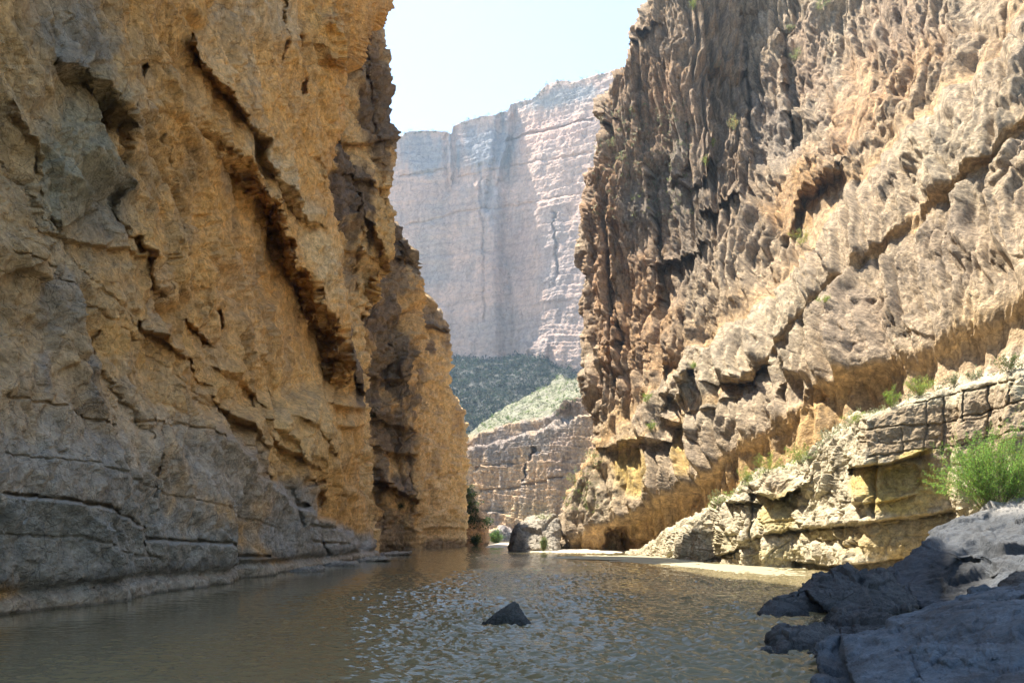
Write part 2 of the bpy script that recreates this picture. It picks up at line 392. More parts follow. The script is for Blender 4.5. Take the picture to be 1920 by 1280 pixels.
def L1relief(x, y, z, a, b, seed):
    foot = 1-sstep(3.5, 6.5, z)
    wv = noise(x*.11, y*.11, z*.11, seed)
    h = 1.0*fbm(x*.09, y*.09, z*.10, seed+1, 3)
    # conchoidal scallops with sharp edges
    n = fbm(x*.22+z*.10, y*.22+z*.08, z*.22, seed+2, 3)
    h += .55*(1-np.abs(n*2.0))*(1-.5*foot)
    n = fbm(x*.7+z*.3, y*.7+z*.26, z*.55, seed+4, 3)
    h += .16*(1-np.abs(n*2.2))*(1-.6*foot)
    q = z + .35*y*0 + 1.3*wv + .5*noise(x*.5, y*.5, z*.5, seed+5)
    f1, f2, cid = voronoi(x*.28+.3*wv, y*.28+.2*z*.28, z*.22+.5*wv, seed+6)
    h += (cid-.5)*.45*sstep(.02, .12, f2-f1)*(1-.7*foot) - .12*(1-sstep(0, .05, f2-f1))
    msk = sstep(-.1, .4, noise(x*.17, y*.17, z*.17, seed+8))
    h += .34*msk*facets(x*.8, y*.8+.3*z, z*.55+wv, seed+7, .9)*(1-.5*foot)
    h += .10*facets(x*2.4, y*2.4+.5*z, z*1.7, seed+17, .9)
    h += .02*(ridge(x*3, y*3, z*.3, seed+18)-.5)
    h += .10*(ridge(x*1.2, y*1.2, z*.16, seed+9)-.5)
    h += .12*fbm(x*1.6, y*1.6, z*1.6, seed+10, 4, .6)
    # water line: undercut notch and a thin projecting lip
    h += foot*(.10 - .34*np.exp(-((z-.62-.25*wv)/.20)**2)) 
    blk = noise(y*.16, z*.02, 0*z, seed+12); h += foot*.9*np.clip(blk*1.6, -.5, .6)
    return h
def L1paint(a, b, P, seed):
    p = Paint(OCH)
    B = p.blot
    B(60, 250, 330, 420, (.42, .31, .17), .85, 0, .7); B(110, 60, 110, 110, (.28, .25, .20), .9, 0, .5, .4, .2)
    B(140, 300, 110, 190, (.31, .285, .20), .9, 5, .5, .4); B(190, 380, 60, 90, (.20, .19, .16), .6, 0, .5)
    B(30, 600, 200, 260, (.46, .33, .19), .7, 0, .7); B(100, 560, 60, 80, (.26, .25, .22), .6, 0, .6, .5, .3)
    B(430, 100, 60, 130, OCHL, .7, -35, .7); B(520, 330, 40, 170, (.68, .50, .28), .8, -35, .6); B(600, 480, 26, 120, (.70, .51, .27), .8, -15, .6)
    B(480, 30, 120, 60, (.62, .47, .29), .8, 20, .7)
    B(600, 60, 70, 120, (.68, .39, .13), .8, 0, .7)
    B(590, 620, 50, 120, (.36, .22, .09), .6, -20, .5, .3)
    B(480, 560, 120, 200, (.66, .38, .15), .7, 0, .7); B(560, 800, 110, 150, (.70, .45, .19), .8, 0, .7)
    # grey foot
    B(180, 800, 340, 150, (.50, .37, .24), .8, 18, .7, .4, .2); B(60, 900, 500, 130, (.35, .32, .275), .85, 12, .6, .35, .25); B(200, 1040, 420, 110, BLU, .95, 6, .4, .3, .2)
    B(540, 960, 70, 80, (.32, .30, .27), .9, 30, .5, .3); B(600, 1020, 130, 55, (.33, .31, .28), .95, 8, .3, .2); B(410, 880, 130, 80, (.36, .31, .25), .8, 35, .5)
    B(150, 660, 16, 110, (.22, .22, .22), .5, 0, .8, .5, .6); B(160, 720, 14, 60, (.16, .16, .17), .5, 0, .8, .5, .5); B(70, 720, 18, 70, (.2, .2, .2), .5, 0, .8, .5, .5)
    B(300, 560, 30, 140, (.40, .30, .2), .4, 0, .8, .5, .6); B(395, 330, 20, 50, (.36, .27, .18), .7, -10, .6)
    B(30, 960, 30, 40, (.38, .38, .36), .7, 0, .9, .7, .4); B(162, 990, 22, 26, (.40, .39, .36), .7, 0, .9, .7, .4); B(225, 1060, 30, 20, (.36, .35, .31), .6, 0, .9, .7, .4)
    B(662, 690, 14, 95, VAR, .9, -6, .4, .25)
    C = p.run(a, b, P, seed)
    z = P[..., 2]; nn = fbm(P[..., 0]*.5, P[..., 1]*.5, z*.6, seed+77, 3)
    band = np.exp(-((z-1.0-.25*nn)/.30)**2); C *= (1-.45*band)[..., None]
    m = sstep(.62, .42, z+.12*nn)[..., None]*.85; C += m*(np.array((.40, .33, .25))-C)
    m = sstep(.14, .02, z+.03*nn)[..., None]; C *= 1-.65*m
    # long water stains running down
    st = sstep(.15, .55, fbm(P[..., 0]*.5, P[..., 1]*.5, z*.045, seed+70, 4))[..., None]
    C = C*(1-.28*st)
    return C
L1 = rock_face('canyon_wall', [(-1600, -1900), (1200, -1900)], L1sil, seg((-1500, -60, 80), (-60, 1045, 640)),
               seg((0, .70, 60), (.70, 1, 420)), L1dist, L1feats, L1relief, L1paint, M_left, 3,
               round_right=(16, 5), back_right=(-26, 26, 0), soft=4, skytop=78)  # unseen top and side run shaped to shade the river and boulders
tag(L1, 'nearest left canyon wall, ochre limestone with a great overhanging arch and grey foot', 'cliff', 'canyon walls', 'structure')

# ------------------------------------------------------------------ SECOND LEFT BUTTRESS (tower)
L2sil = [(-1500, 760), (-500, 752), (-100, 715), (0, 700), (25, 707), (60, 717), (104, 731), (148, 737), (202, 739), (251, 746), (284, 740), (328, 737), (405, 735), (437, 734), (470, 731), (503, 718), (536, 704),
         (569, 689), (601, 681), (640, 680), (700, 678), (760, 690), (800, 688), (900, 690), (960, 700), (1060, 712)]
def L2dist(a, b): 
    t = (a-560)/190; return 92 + 18*t + np.clip((1000-b)/1000, 0, 2)*3
L2feats = [lip([(735,345),(720,352),(690,340),(660,330)][::-1], 1.0, 5, 40, .4, 20, 5), lip([(640,255),(690,262),(742,258)], .9, 5, 40, .5, 20, 5),
 lip([(652,108),(666,118),(674,126)], 1.2, 4, 18, .8, 14, 3), crack([(686,50),(690,110),(700,200)], .6, 3, 4), crack([(700,170),(716,230),(712,262)], .6, 3, 4),
 lip([(690,420),(700,440),(712,470),(716,500)], 2.2, 8, 50, 0, 20, 5), lip([(640,270),(645,400),(650,520)], -1.2, 10, 30, 0, 20, 6), crack([(660,300),(664,420),(668,540)], .9, 4, 6), crack([(715,300),(718,420)], .5, 3, 5),
 lip([(655,470),(690,480),(715,500)], .7, 5, 30, .3, 20, 6), lip([(700,520),(690,560),(682,590)], 1.5, 5, 30, .6, 20, 4)]
def LBrelief(x, y, z, a, b, seed):
    wv = noise(x*.07, y*.07, z*.07, seed)
    h = 1.5*fbm(x*.07, y*.07, z*.05, seed+1, 3)
    f1, f2, cid = voronoi(x*.17, y*.17, z*.13+.4*wv, seed+2); h += (cid-.5)*1.3*sstep(0, .12, f2-f1) - .4*(1-sstep(0, .06, f2-f1))
    f1, f2, cid = voronoi(x*.5+wv, y*.5, z*.45+wv, seed+3); h += .9*facets(x*.32+wv, y*.32, z*.26+wv, seed+13, .9) + .4*facets(x*.9, y*.9, z*.8, seed+14, .9)
    s = (z*.28+.8*wv+.2*noise(x*.3, y*.3, z*.1, seed+4)) % 1; h += .55*(s-.5)
    s = (z*.9+1.5*wv) % 1; h += .18*(s-.5)
    h += .5*(ridge(x*.45, y*.45, z*.08, seed+5)-.5) + .35*fbm(x*.8, y*.8, z*.8, seed+6, 4, .6)
    return h
def L2paint(a, b, P, seed):
    p = Paint((.70, .47, .22)); B = p.blot
    B(715, 200, 40, 130, (.15, .115, .085), .95, -6, .35, .25, .2); B(690, 100, 40, 80, (.22, .16, .11), .85, 0, .5, .3, .3); B(655, 140, 20, 40, (.45, .33, .2), .7, 0, .5)
    B(640, 330, 26, 110, (.15, .115, .09), .95, 0, .3, .3, .3); B(675, 360, 30, 70, (.16, .125, .095), .95, 10, .3, .3, .4); B(655, 440, 8, 60, VAR, .8, 0, .5, .3, .5)
    B(690, 430, 5, 60, VAR, .8, 0, .5, .3, .4); B(715, 420, 26, 110, (.60, .40, .17), .8, 0, .6); B(700, 530, 26, 60, (.58, .33, .09), .8, 20, .6); B(660, 500, 14, 60, (.2, .16, .12), .6, 0, .6, .4, .5)
    return p.run(a, b, P, seed)
L2 = rock_face('canyon_wall', [(-1600, 520), (1200, 520)], L2sil, seg((-240, -60, 12), (-60, 1045, 480)), seg((0, .4, 14), (.4, 1, 90)),
               L2dist, L2feats, LBrelief, L2paint, M_tower, 5, round_right=(18, 5), back_right=(-26, 30, 0), soft=3)
tag(L2, 'tall buttress with dark brown stains rising behind the nearest left wall', 'cliff', 'canyon walls', 'structure')

# ------------------------------------------------------------------ THIRD: dark varnished pinnacle
L3sil = [(405, 728), (409, 742), (421, 756), (437, 764), (454, 769), (459, 789), (476, 800), (503, 802), (525, 791), (547, 788), (600, 786), (640, 780), (690, 778), (740, 785), (800, 788), (873, 796), (930, 794), (990, 794), (1060, 797)]
def L3dist(a, b): return 121 + np.clip(a-715, 0, 200)*.17 + 2.5*np.sin((a-700)/18)*sstep(500, 700, b) + np.clip((1000-b)/600, 0, 1)*4
L3feats = [lip([(735,478),(752,482),(768,484)], 1.4, 4, 26, 1.0, 20, 3), lip([(775,470),(776,500),(784,530)], -.8, 4, 18, 0, 12, 3), lip([(735,600),(760,580),(785,560)], .8, 4, 30, .4, 16, 4),
 lip([(690,780),(730,790),(760,800),(790,806)], 1.2, 5, 40, .8, 26, 5), lip([(700,835),(735,845),(770,850)], 1.3, 5, 40, .8, 22, 5), lip([(715,905),(745,918),(770,935)], 2.0, 5, 40, 1.4, 24, 4),
 lip([(690,700),(720,705),(752,712)], 1.0, 5, 40, .5, 22, 6), crack([(745,820),(750,900)], .8, 3, 4), crack([(705,880),(715,1000)], .9, 4, 5), lip([(770,650),(760,720),(772,800)], -1.0, 6, 30, 0, 12, 6),
 crack([(730,640),(736,720)], .7, 3, 4), crack([(765,850),(772,960)], .8, 3, 4), ell(722, 765, 22, 20, -1.0), ell(745, 920, 26, 16, -1.6, 15), ell(760, 690, 16, 26, -1.0)]
def L3paint(a, b, P, seed):
    p = Paint((.64, .41, .18)); B = p.blot
    B(745, 455, 26, 55, (.17, .135, .105), .95, 0, .3, .2); B(785, 485, 22, 40, (.17, .14, .10), .9, 0, .4, .3); B(735, 520, 34, 60, (.22, .18, .14), .85, 0, .5, .4, .4)
    B(715, 590, 34, 60, (.20, .15, .11), .9, 0, .5, .4, .4); B(740, 680, 50, 90, (.155, .12, .085), .93, -10, .4, .4, .3); B(700, 760, 36, 70, (.17, .13, .09), .9, 0, .5, .4, .3)
    B(735, 810, 44, 60, (.155, .12, .09), .88, 0, .5, .4, .3); B(752, 915, 28, 30, (.19, .14, .10), .9, 0, .5, .3); B(770, 860, 16, 80, (.2, .15, .1), .8, 0, .5, .4, .5); B(710, 870, 12, 100, (.2, .15, .1), .8, 0, .5, .4, .5)
    B(740, 1000, 70, 50, (.30, .21, .13), .8, 0, .5, .4, .4); B(783, 900, 14, 90, (.55, .36, .16), .7, 0, .5)
    C = p.run(a, b, P, seed); m = sstep(1.2, .5, P[..., 2])[..., None]*.6; return C*(1-m*.6)
L3 = rock_face('canyon_wall', [(300, 600), (1200, 600)], L3sil, seg((405, 1040, 330)), seg((0, .3, 14), (.3, 1, 100)), L3dist, L3feats, LBrelief, L3paint, M_tower, 6,
               round_right=(10, 3.5), round_top=(8, 3), back_right=(-22, 24, 0), back_top=(-4, 22, -3), rowtop=[(600, 380), (700, 400), (728, 405), (742, 409), (756, 421), (764, 437), (800, 476), (802, 480)], soft=2)
tag(L3, 'dark varnished pinnacle of the left bank with a rounded knob on top', 'cliff', 'canyon walls', 'structure')

# ------------------------------------------------------------------ FOURTH: pale ochre bedded tower
L4sil = [(540, 786), (547, 789), (558, 808), (580, 830), (607, 840), (645, 851), (678, 849), (725, 849), (748, 859), (770, 866), (795, 874), (827, 874), (873, 870), (932, 870), (960, 874), (990, 880), (1026, 881), (1060, 882)]
def L4dist(a, b): return 141 + np.clip(a-785, 0, 200)*.24 + np.clip((1000-b)/500, 0, 1)*4 + 1.5*np.sin(a/17.)
def L4relief(x, y, z, a, b, seed):
    wv = noise(x*.05, y*.05, z*.05, seed)
    h = 1.2*fbm(x*.06, y*.06, z*.05, seed+1, 3)
    for fr, am in ((.16, .8), (.42, .5), (1.0, .25)):
        s = z*fr + 1.0*wv*fr*3 + .25*noise(x*.25, y*.25, z*.05, seed+int(fr*100)); k = np.floor(s); r = s-k
        rv = noise(k*3.7, x*.06, y*.06, seed+40)
        h += am*(.6*(r-.5)+.7*rv)
    f1, f2, cid = voronoi(x*.4, y*.4, z*.5+wv, seed+3); h += .8*facets(x*.3, y*.3, z*.3+wv, seed+13, .8) + .35*facets(x*.9, y*.9, z*1.2, seed+14, .9)
    h += .35*fbm(x*.7, y*.7, z*.7, seed+6, 4, .6)
    return h
def L4paint(a, b, P, seed):
    p = Paint((.72, .50, .26)); B = p.blot
    B(805, 590, 50, 26, (.25, .20, .15), .85, 20, .5, .3); B(812, 612, 40, 9, (.16, .13, .11), .9, 15, .5, .3); B(838, 640, 10, 40, (.24, .18, .13), .7, 0, .6, .4, .5); B(808, 650, 9, 18, (.2, .15, .12), .8, 0, .5)
    B(790, 720, 12, 60, (.2, .15, .1), .7, 0, .6, .5, .4); B(815, 860, 12, 50, (.33, .24, .15), .6, 0, .7, .5, .5); B(862, 790, 12, 60, (.45, .28, .14), .6, 0, .7, .4)
    B(840, 1020, 60, 14, (.18, .12, .07), .8, 0, .6); B(835, 975, 60, 12, (.52, .38, .2), .5)
    return p.run(a, b, P, seed)
L4 = rock_face('canyon_wall', [(300, 700), (1200, 700)], L4sil, seg((540, 1035, 290)), seg((0, .45, 16), (.45, 1, 70)), L4dist,
    [lip([(768,598),(790,606),(815,612),(846,622)], 1.6, 4, 26, 1.0, 20, 2), lip([(790,990),(840,985),(884,992)], .8, 4, 30, .3, 10, 3)], L4relief, L4paint, M_tower, 8,
    round_right=(8, 3), round_top=(6, 2.5), back_right=(-26, 30, 0), back_top=(-2, 24, -2), rowtop=[(700, 520), (786, 540), (789, 547), (808, 558), (830, 580), (840, 600), (851, 620)], soft=2)
tag(L4, 'pale ochre bedded tower, narrowest of the left bank buttresses', 'cliff', 'canyon walls', 'structure')

# ------------------------------------------------------------------ FIFTH: little spur at the bend
L5 = rock_face('rock_spur', [(800, 800), (1200, 800)], [(895, 858), (900, 863), (912, 884), (940, 895), (967, 913), (998, 921), (1022, 922), (1060, 923)], seg((895, 1030, 90)), seg((0, 1, 60)),
    lambda a, b: 172 + 0*a + (1000-b)*.05, [], L4relief, Paint((.40, .25, .14)).blot(880, 930, 30, 45, (.12, .11, .075), .9).blot(905, 975, 22, 12, (.22, .15, .10), .8), M_tower, 9,
    round_right=(16, 7), round_top=(14, 7), back_right=(-20, 20, 0), back_top=(-2, 20, -2), rowtop=[(800, 880), (858, 895), (863, 900), (884, 912), (895, 940), (913, 967), (921, 990)], soft=2)
tag(L5, 'small reddish spur with brush on it at the river bend', 'rock', 'canyon walls', 'structure')

# ------------------------------------------------------------------ RIGHT WALL
R1sil = [(-900, 1330), (-200, 1262), (-40, 1222), (0, 1213), (31, 1197), (59, 1186), (82, 1186), (102, 1174), (117, 1166), (133, 1143), (148, 1127), (172, 1119), (184, 1108), (211, 1107), (227, 1118), (266, 1120), (309, 1117), (328, 1103),
         (344, 1107), (375, 1109), (402, 1096), (434, 1090), (461, 1086), (500, 1091), (545, 1095), (609, 1104), (668, 1100), (704, 1094), (763, 1102), (820, 1108), (850, 1100), (885, 1072), (915, 1052), (944, 1044), (963, 1036), (985, 1032), (1000, 1028), (1033, 1024), (1070, 1022)]
RX = [1000, 1080, 1150, 1200, 1300, 1400, 1500, 1600, 1700, 1800, 1920, 2200, 3800]
RY = [-900, 0, 200, 400, 600, 800, 900, 1000, 1100]
RT = [[190,182,175,168,156,148,140,130,122,116,108,95,58],
      [142,136,130,127,120,112,104, 94, 84, 75, 65, 52,27],
      [138,132,126,123,115,106, 96, 85, 75, 66, 57, 47,24],
      [134,128,122,119,111,100, 88, 77, 68, 60, 52, 43,21],
      [132,125,119,115,104, 91, 79, 69, 61, 54, 48, 40,19],
      [130,121,114,109, 97, 84, 72, 64, 57.5, 51, 46, 38,18],
      [128,118,111,105, 93, 81, 70.5, 62.5, 56, 50.5, 46, 38,18],
      [125,116,109,103.5, 92, 80, 70, 62, 56, 50.5, 46, 38,18],
      [125,116,109,103, 91, 79, 69, 61, 55, 50, 45, 37,18]]
RT = [[d*(1+(k-1)*(1 if j < 5 else 1.7)) for j, d in enumerate(row)] for row, k in zip(RT, [1.3, 1.16, 1.11, 1.07, 1.03, 1, 1, 1, 1])]
def R1dist(a, b): return interp2(a, b, RX, RY, RT)
BEDS = [[(1020,960),(1096,880),(1160,800),(1215,752),(1262,700),(1340,640),(1394,600),(1430,562),(1480,512),(1520,470),(1550,420),(1570,380),(1600,340),(1650,292),(1700,250),(1745,215),(1800,165),(1850,122),(1925,50),(2200,-200),(3800,-1600)],
        [(1020,990),(1096,925),(1160,862),(1210,828),(1260,799),(1330,766),(1360,746),(1395,718),(1430,688),(1480,632),(1545,562),(1600,520),(1640,480),(1698,440),(1750,412),(1797,384),(1872,323),(1925,276),(2200,60),(3800,-900)],
        [(1020,1040),(1118,1010),(1180,985),(1240,950),(1300,918),(1370,868),(1430,835),(1470,802),(1500,790),(1570,748),(1640,705),(1720,690),(1800,650),(1860,625),(1925,596),(2200,490),(3800,-100)]]
def bedpos(a, b, seed=0):
    """which bed of the wall a point lies in and how far down that bed"""
    bb = b + 5*noise(a/34, b/34, 0*a, 401) + 2*noise(a/13, b/20, 0*a, 402) + 9*noise(a/90, 0*b, 0*a, 403)
    L = [np.interp(a, *zip(*l)) for l in BEDS]
    k = np.zeros(a.shape); rr = np.zeros(a.shape); th = np.full(a.shape, 100.)
    up = L[0]-bb; m = bb < L[0]; rr = np.where(m, -up, rr)
    for i in (0, 1):
        m = (bb >= L[i]) & (bb < L[i+1]); t_ = np.maximum(L[i+1]-L[i], 10); k = np.where(m, i+1, k); rr = np.where(m, (bb-L[i])/t_, rr); th = np.where(m, t_, th)
    m = bb >= L[2]; k = np.where(m, 3, k); rr = np.where(m, bb-L[2], rr)
    return k, rr, th
def beds(a, b, seed):
    k, rr, th = bedpos(a, b)
    P = 1.15*np.clip(th/110, .25, 1.1)
    prof = np.where(rr < .86, (np.clip(rr, 0, 1)/.86)**.75, 1-1.35*np.clip((rr-.86)/.14, 0, 1))
    P = P*(.35+.75*sstep(-.25, .35, noise(a/120, 0*a+k.astype(f32)*3.3, 0*a, 411)))
    out = np.where((k == 1) | (k == 2), -P*prof, 0)
    out = np.where(k == 0, .25*np.exp(rr/40.), out)            # foot of the upper cliff is worn back
    e3 = .35*1.15*np.clip((np.interp(a, *zip(*BEDS[2]))-np.interp(a, *zip(*BEDS[1])))/110, .25, 1.1)
    out = np.where(k == 3, e3 + .6*(1-np.exp(-np.clip(rr, 0, 400)/30))*np.exp(-np.clip(rr, 0, 400)/140), out)
    return blur(out, 5).astype(f32)
R1feats = [beds,
 # A: long groove low on the wall, the ochre bed beneath it
 # shelves: rock below the line stands forward
 lip([(1470,430),(1487,389),(1515,350),(1544,337),(1570,320)], 1.3, 20, 60, .6, 26, 5),
 ell(1515, 410, 40, 55, .7, 20, 2, .8), ell(1500, 385, 18, 26, .5, 20), ell(1545, 365, 14, 20, .5, 20),
 # upper left pillars
 lip([(1326,150),(1330,220),(1332,300),(1322,330)][::-1], 2.6, 6, 55, .6, 30, 5),
 crack([(1286,230),(1290,290),(1278,330),(1262,352)], .9, 3.5, 5), lip([(1253,300),(1268,340),(1290,345),(1320,333)], 1.0, 5, 30, .5, 20, 4),
 lip([(1185,70),(1188,160),(1200,260)][::-1], 1.4, 6, 40, .4, 22, 6), lip([(1120,300),(1130,450),(1140,640)][::-1], 1.2, 6, 30, .4, 18, 6),
 lip([(1150,440),(1155,560),(1160,700)][::-1], 1.5, 6, 36, .4, 18, 6), crack([(1138,480),(1142,560),(1155,720)], 1.3, 4, 5), crack([(1112,350),(1118,500)], .8, 3, 5),
 lip([(1215,330),(1225,450),(1232,560)][::-1], 1.8, 6, 46, .6, 24, 7), lip([(1390,20),(1392,120),(1400,230),(1412,300)][::-1], 1.8, 6, 46, .6, 24, 7),
 lip([(1460,60),(1470,170),(1480,260)][::-1], 1.6, 6, 40, .5, 24, 7), lip([(1240,490),(1270,478),(1310,465)], 1.6, 5, 30, 1.0, 24, 4), lip([(1330,400),(1350,388),(1372,380)], 1.4, 5, 28, 1.0, 24, 4),
 lip([(1185,80),(1200,76),(1222,62)], 1.4, 4, 24, 1.0, 20, 3), lip([(1108,212),(1120,226),(1140,225)], 1.2, 4, 20, .8, 20, 3), ell(1112, 200, 12, 24, -1.2),
 lip([(1290,780),(1330,770),(1400,740)], 0, 5, 20, .5, 20, 5),
 # lower left: blocky apron and the ochre alcoves
 lip([(1145,835),(1180,825),(1210,822),(1245,828)], 1.3, 14, 80, .7, 30, 3), lip([(1262,790),(1290,798),(1300,812)], 1.1, 12, 60, .8, 24, 3), ell(1188, 890, 30, 60, .5, 0, 2, .5), ell(1282, 830, 16, 60, 1.0, 0, 2, .5),
 lip([(1248,700),(1256,730),(1250,760)][::-1], 1.6, 5, 26, .5, 16, 3), ell(1282, 718, 28, 44, -1.8, 35, 2.4, .3), ell(1316, 708, 6, 6, 1.2),
 ell(1395, 700, 26, 12, -1.4, -25), lip([(1360,722),(1395,716),(1425,690)], 1.4, 4, 20, 0, 10, 3), ell(1500, 740, 46, 30, .7, -30, 2, .5), ell(1545, 755, 26, 22, .6, -30, 2, .4),
 ell(1160, 1020, 26, 34, 2.4, 0, 3, .3), lip([(1168,1005),(1205,1010),(1235,1012)], 1.2, 4, 20, 0, 10, 2), crack([(1172,1000),(1176,1034)], 1.0, 3, 2),
]
def R1relief(x, y, z, a, b, seed):
    y = R1dist(a, 0*a+1000).astype(f32); x = ((a-CX)/F*y).astype(f32)      # ribs follow the foot of the wall
    y = y + np.clip(1115-a, 0, 400)*.0 
    wv = noise(x*.06, y*.06, z*.06, seed); w2 = noise(x*.2, y*.2, z*.12, seed+1)
    # the smooth ochre bed under the long groove carries no flutes
    t, _ = sdist(a, b, [(1118,1008),(1180,985),(1240,950),(1300,918),(1370,868),(1430,835),(1500,790),(1570,748),(1640,705),(1720,690),(1800,650),(1925,596),(2300,440)])
    bed = sstep(-4, 14, t+3*w2)
    fl = 1-.85*bed
    for cx, cy, rx, ry in ((1515, 395, 62, 62), (1190, 885, 34, 62), (1284, 840, 18, 62), (1600, 200, 40, 90), (1510, 745, 60, 34), (1300, 260, 34, 110)):
        fl = fl*(1-.75*sstep(1.15, .7, np.hypot((a-cx)/rx, (b-cy)/ry)+.25*w2))
    edge = np.ones(a.shape, f32)                       # flutes fade where a bed breaks off
    for l in BEDS:
        edge = np.minimum(edge, 1-.75*np.exp(-((b-np.interp(a, *zip(*l)))/26)**2))
    fl = fl*edge
    k_, r_, th_ = bedpos(a, b); fl = fl*(1-.7*sstep(.68, .86, r_)*((k_ == 1) | (k_ == 2)))
    wx, wy = 1.6*noise(x*.10, y*.10, z*.09, seed+20)+.45*noise(x*.4, y*.4, z*.3, seed+23), 2.2*noise(x*.10+7, y*.10, z*.09, seed+21)+.6*noise(x*.4, y*.4+5, z*.3, seed+24)
    xs, ys = x+wx, y+wy
    h = 1.8*fbm(x*.06, y*.06, z*.035, seed+2, 3)
    f1, f2, cid = voronoi(xs*.13, ys*.13, z*.02+.3*wv, seed+14); h += (cid-.5)*1.7*sstep(0, .10, f2-f1) - .5*(1-sstep(0, .04, f2-f1))
    h += (.4+.6*fl)*1.9*(ridge(xs*.30, ys*.30, z*.013, seed+3)-.5)
    h += fl*1.15*(ridge(xs*.70, ys*.70, z*.026, seed+4)-.5)
    m5 = .5+.5*sstep(-.3, .3, noise(x*.12, y*.12, z*.12, seed+22))
    h += fl*m5*.66*(ridge(xs*1.6, ys*1.6, z*.06, seed+5)-.5)
    h += fl*m5*.22*(ridge(xs*3.4, ys*3.4, z*.15, seed+6)-.5)
    s = z*.13 + .8*wv + .10*w2 + .05*ys*.3; k = np.floor(s); r = s-k; rv = noise(k*5.3, x*.05, y*.05, seed+7)
    h += fl*(.08+.22*sstep(-.1, .4, noise(x*.09, y*.09, z*.1, seed+25)))*((rv + .5)*sstep(0, .18, r) + .35*(1-r) - .3*sstep(.80, 1, r))
    h += fl*.50*facets(xs*.42, ys*.42, z*.13+.5*wv, seed+8, .8)
    h += (.3+.7*fl)*.24*facets(xs*1.15, ys*1.15, z*.5+wv, seed+9, .9)
    h += .42*fbm(x*.6, y*.6, z*.35, seed+10, 3, .6) + .16*fl*fbm(x*1.8, y*1.8, z*1.0, seed+11, 3, .6)
    return h
def R1paint(a, b, P, seed):
    p = Paint((.36, .275, .18)); B = p.blot
    B(1200, 300, 170, 420, (.25, .155, .085), .9, 5, .7); B(1350, 200, 150, 330, (.22, .145, .083), .85, 0, .7); B(1300, 420, 60, 180, (.19, .155, .115), .6, 10, .7, .5, .3); B(1260, 180, 50, 60, (.36, .22, .12), .8)
    B(1140, 520, 50, 260, (.36, .20, .095), .8, 0, .7, .4, .3); B(1200, 600, 90, 160, (.38, .225, .105), .8, 0, .7, .4, .4); B(1160, 850, 60, 110, (.42, .29, .14), .7)
    B(1260, 330, 40, 110, (.22, .18, .135), .8, 0, .6, .5, .4); B(1200, 400, 40, 90, (.2, .19, .165), .6, 0, .7, .5, .4)
    B(1500, 370, 70, 110, (.42, .25, .105), .85, 20, .5); B(1600, 190, 60, 130, (.42, .25, .12), .75, 20, .6, .4, .3); B(1700, 150, 160, 40, (.42, .26, .13), .7, -40, .6)
    B(1690, 60, 110, 90, (.32, .22, .14), .8, 0, .7); B(1500, 120, 60, 120, (.3, .2, .125), .7, 0, .7, .4, .4)
    B(1800, 300, 180, 150, (.42, .34, .23), .8, -30, .8); B(1450, 620, 200, 130, (.42, .34, .23), .8, -40, .8); B(1330, 740, 120, 90, (.42, .345, .235), .8, -35, .8)
    B(1620, 600, 90, 90, (.30, .225, .155), .75, 0, .7, .5, .4); B(1790, 470, 90, 80, (.26, .20, .14), .7, 0, .7, .5, .4); B(1450, 250, 60, 110, (.24, .2, .16), .6, 0, .7, .5, .4)
    B(1850, 600, 90, 60, (.48, .35, .2), .7, -20, .7)
    B(1190, 880, 42, 60, (.50, .35, .11), .9, 0, .4, .3); B(1282, 840, 18, 60, (.52, .36, .12), .9, 0, .4, .3); B(1120, 930, 70, 60, (.44, .36, .24), .6)
    B(1230, 980, 70, 40, (.50, .40, .16), .8, -20, .6)
    C = p.run(a, b, P, seed)
    t, _ = sdist(a, b, [(1118,1008),(1180,985),(1240,950),(1300,918),(1370,868),(1430,835),(1500,790),(1570,748),(1640,705),(1720,690),(1800,650),(1925,596),(2300,440)])
    m = (sstep(-26, 6, t+8*fbm(a/20, b/20, 0*a, seed+31, 2))*.9)[..., None]
    bed = np.where(((a > 1660))[..., None], np.array((.50, .36, .21)), np.array((.47, .30, .125)))
    C += m*(bed-C)
    k_, rr, th = bedpos(a, b)
    m = (sstep(.80, .90, rr)*((k_ == 1) | (k_ == 2))*.8*sstep(30, 70, th))[..., None]; C += m*(np.array((.50, .34, .17))-C)
    m = (np.exp(np.clip(rr, -400, 0)/34)*(k_ == 0)*.75)[..., None]; C += m*(np.array((.48, .29, .12))-C)
    # pale calcite crust at the very right of the bed
    m = (sstep(40, 75, t+10*fbm(a/16, b/22, 0*a, seed+33, 3))*sstep(1650, 1720, a)*.9)[..., None]; C += m*(np.array((.62, .52, .40))-C)
    z = P[..., 2]; st = sstep(.1, .5, fbm(P[..., 0]*.6, P[..., 1]*.6, z*.06, seed+70, 4))[..., None]
    C *= 1-.35*st*(1-m)
    v = fbm(a/5, b/55+3*noise(a/40, b/40, 0*a, 5), 0*a, seed+90, 3)[..., None]; C *= 1+.42*v*(1-m)  # streaks paint lit and shaded flutes into the rock colour
    return C
R1 = rock_face('canyon_wall', R1sil, [(-1000, 3800), (1200, 3800)], seg((-900, -60, 60), (-60, 1060, 640)), seg((0, .315, 520), (.315, 1, 90)),
               R1dist, R1feats, R1relief, R1paint, M_right, 12, round_left=(20, 8), back_left=(26, 34, 0), soft=6, graze=.25)  # run beside the camera extended out of view to cut sky light
tag(R1, 'sunlit fluted right canyon wall of brown and cream limestone ledges', 'cliff', 'canyon walls', 'structure')

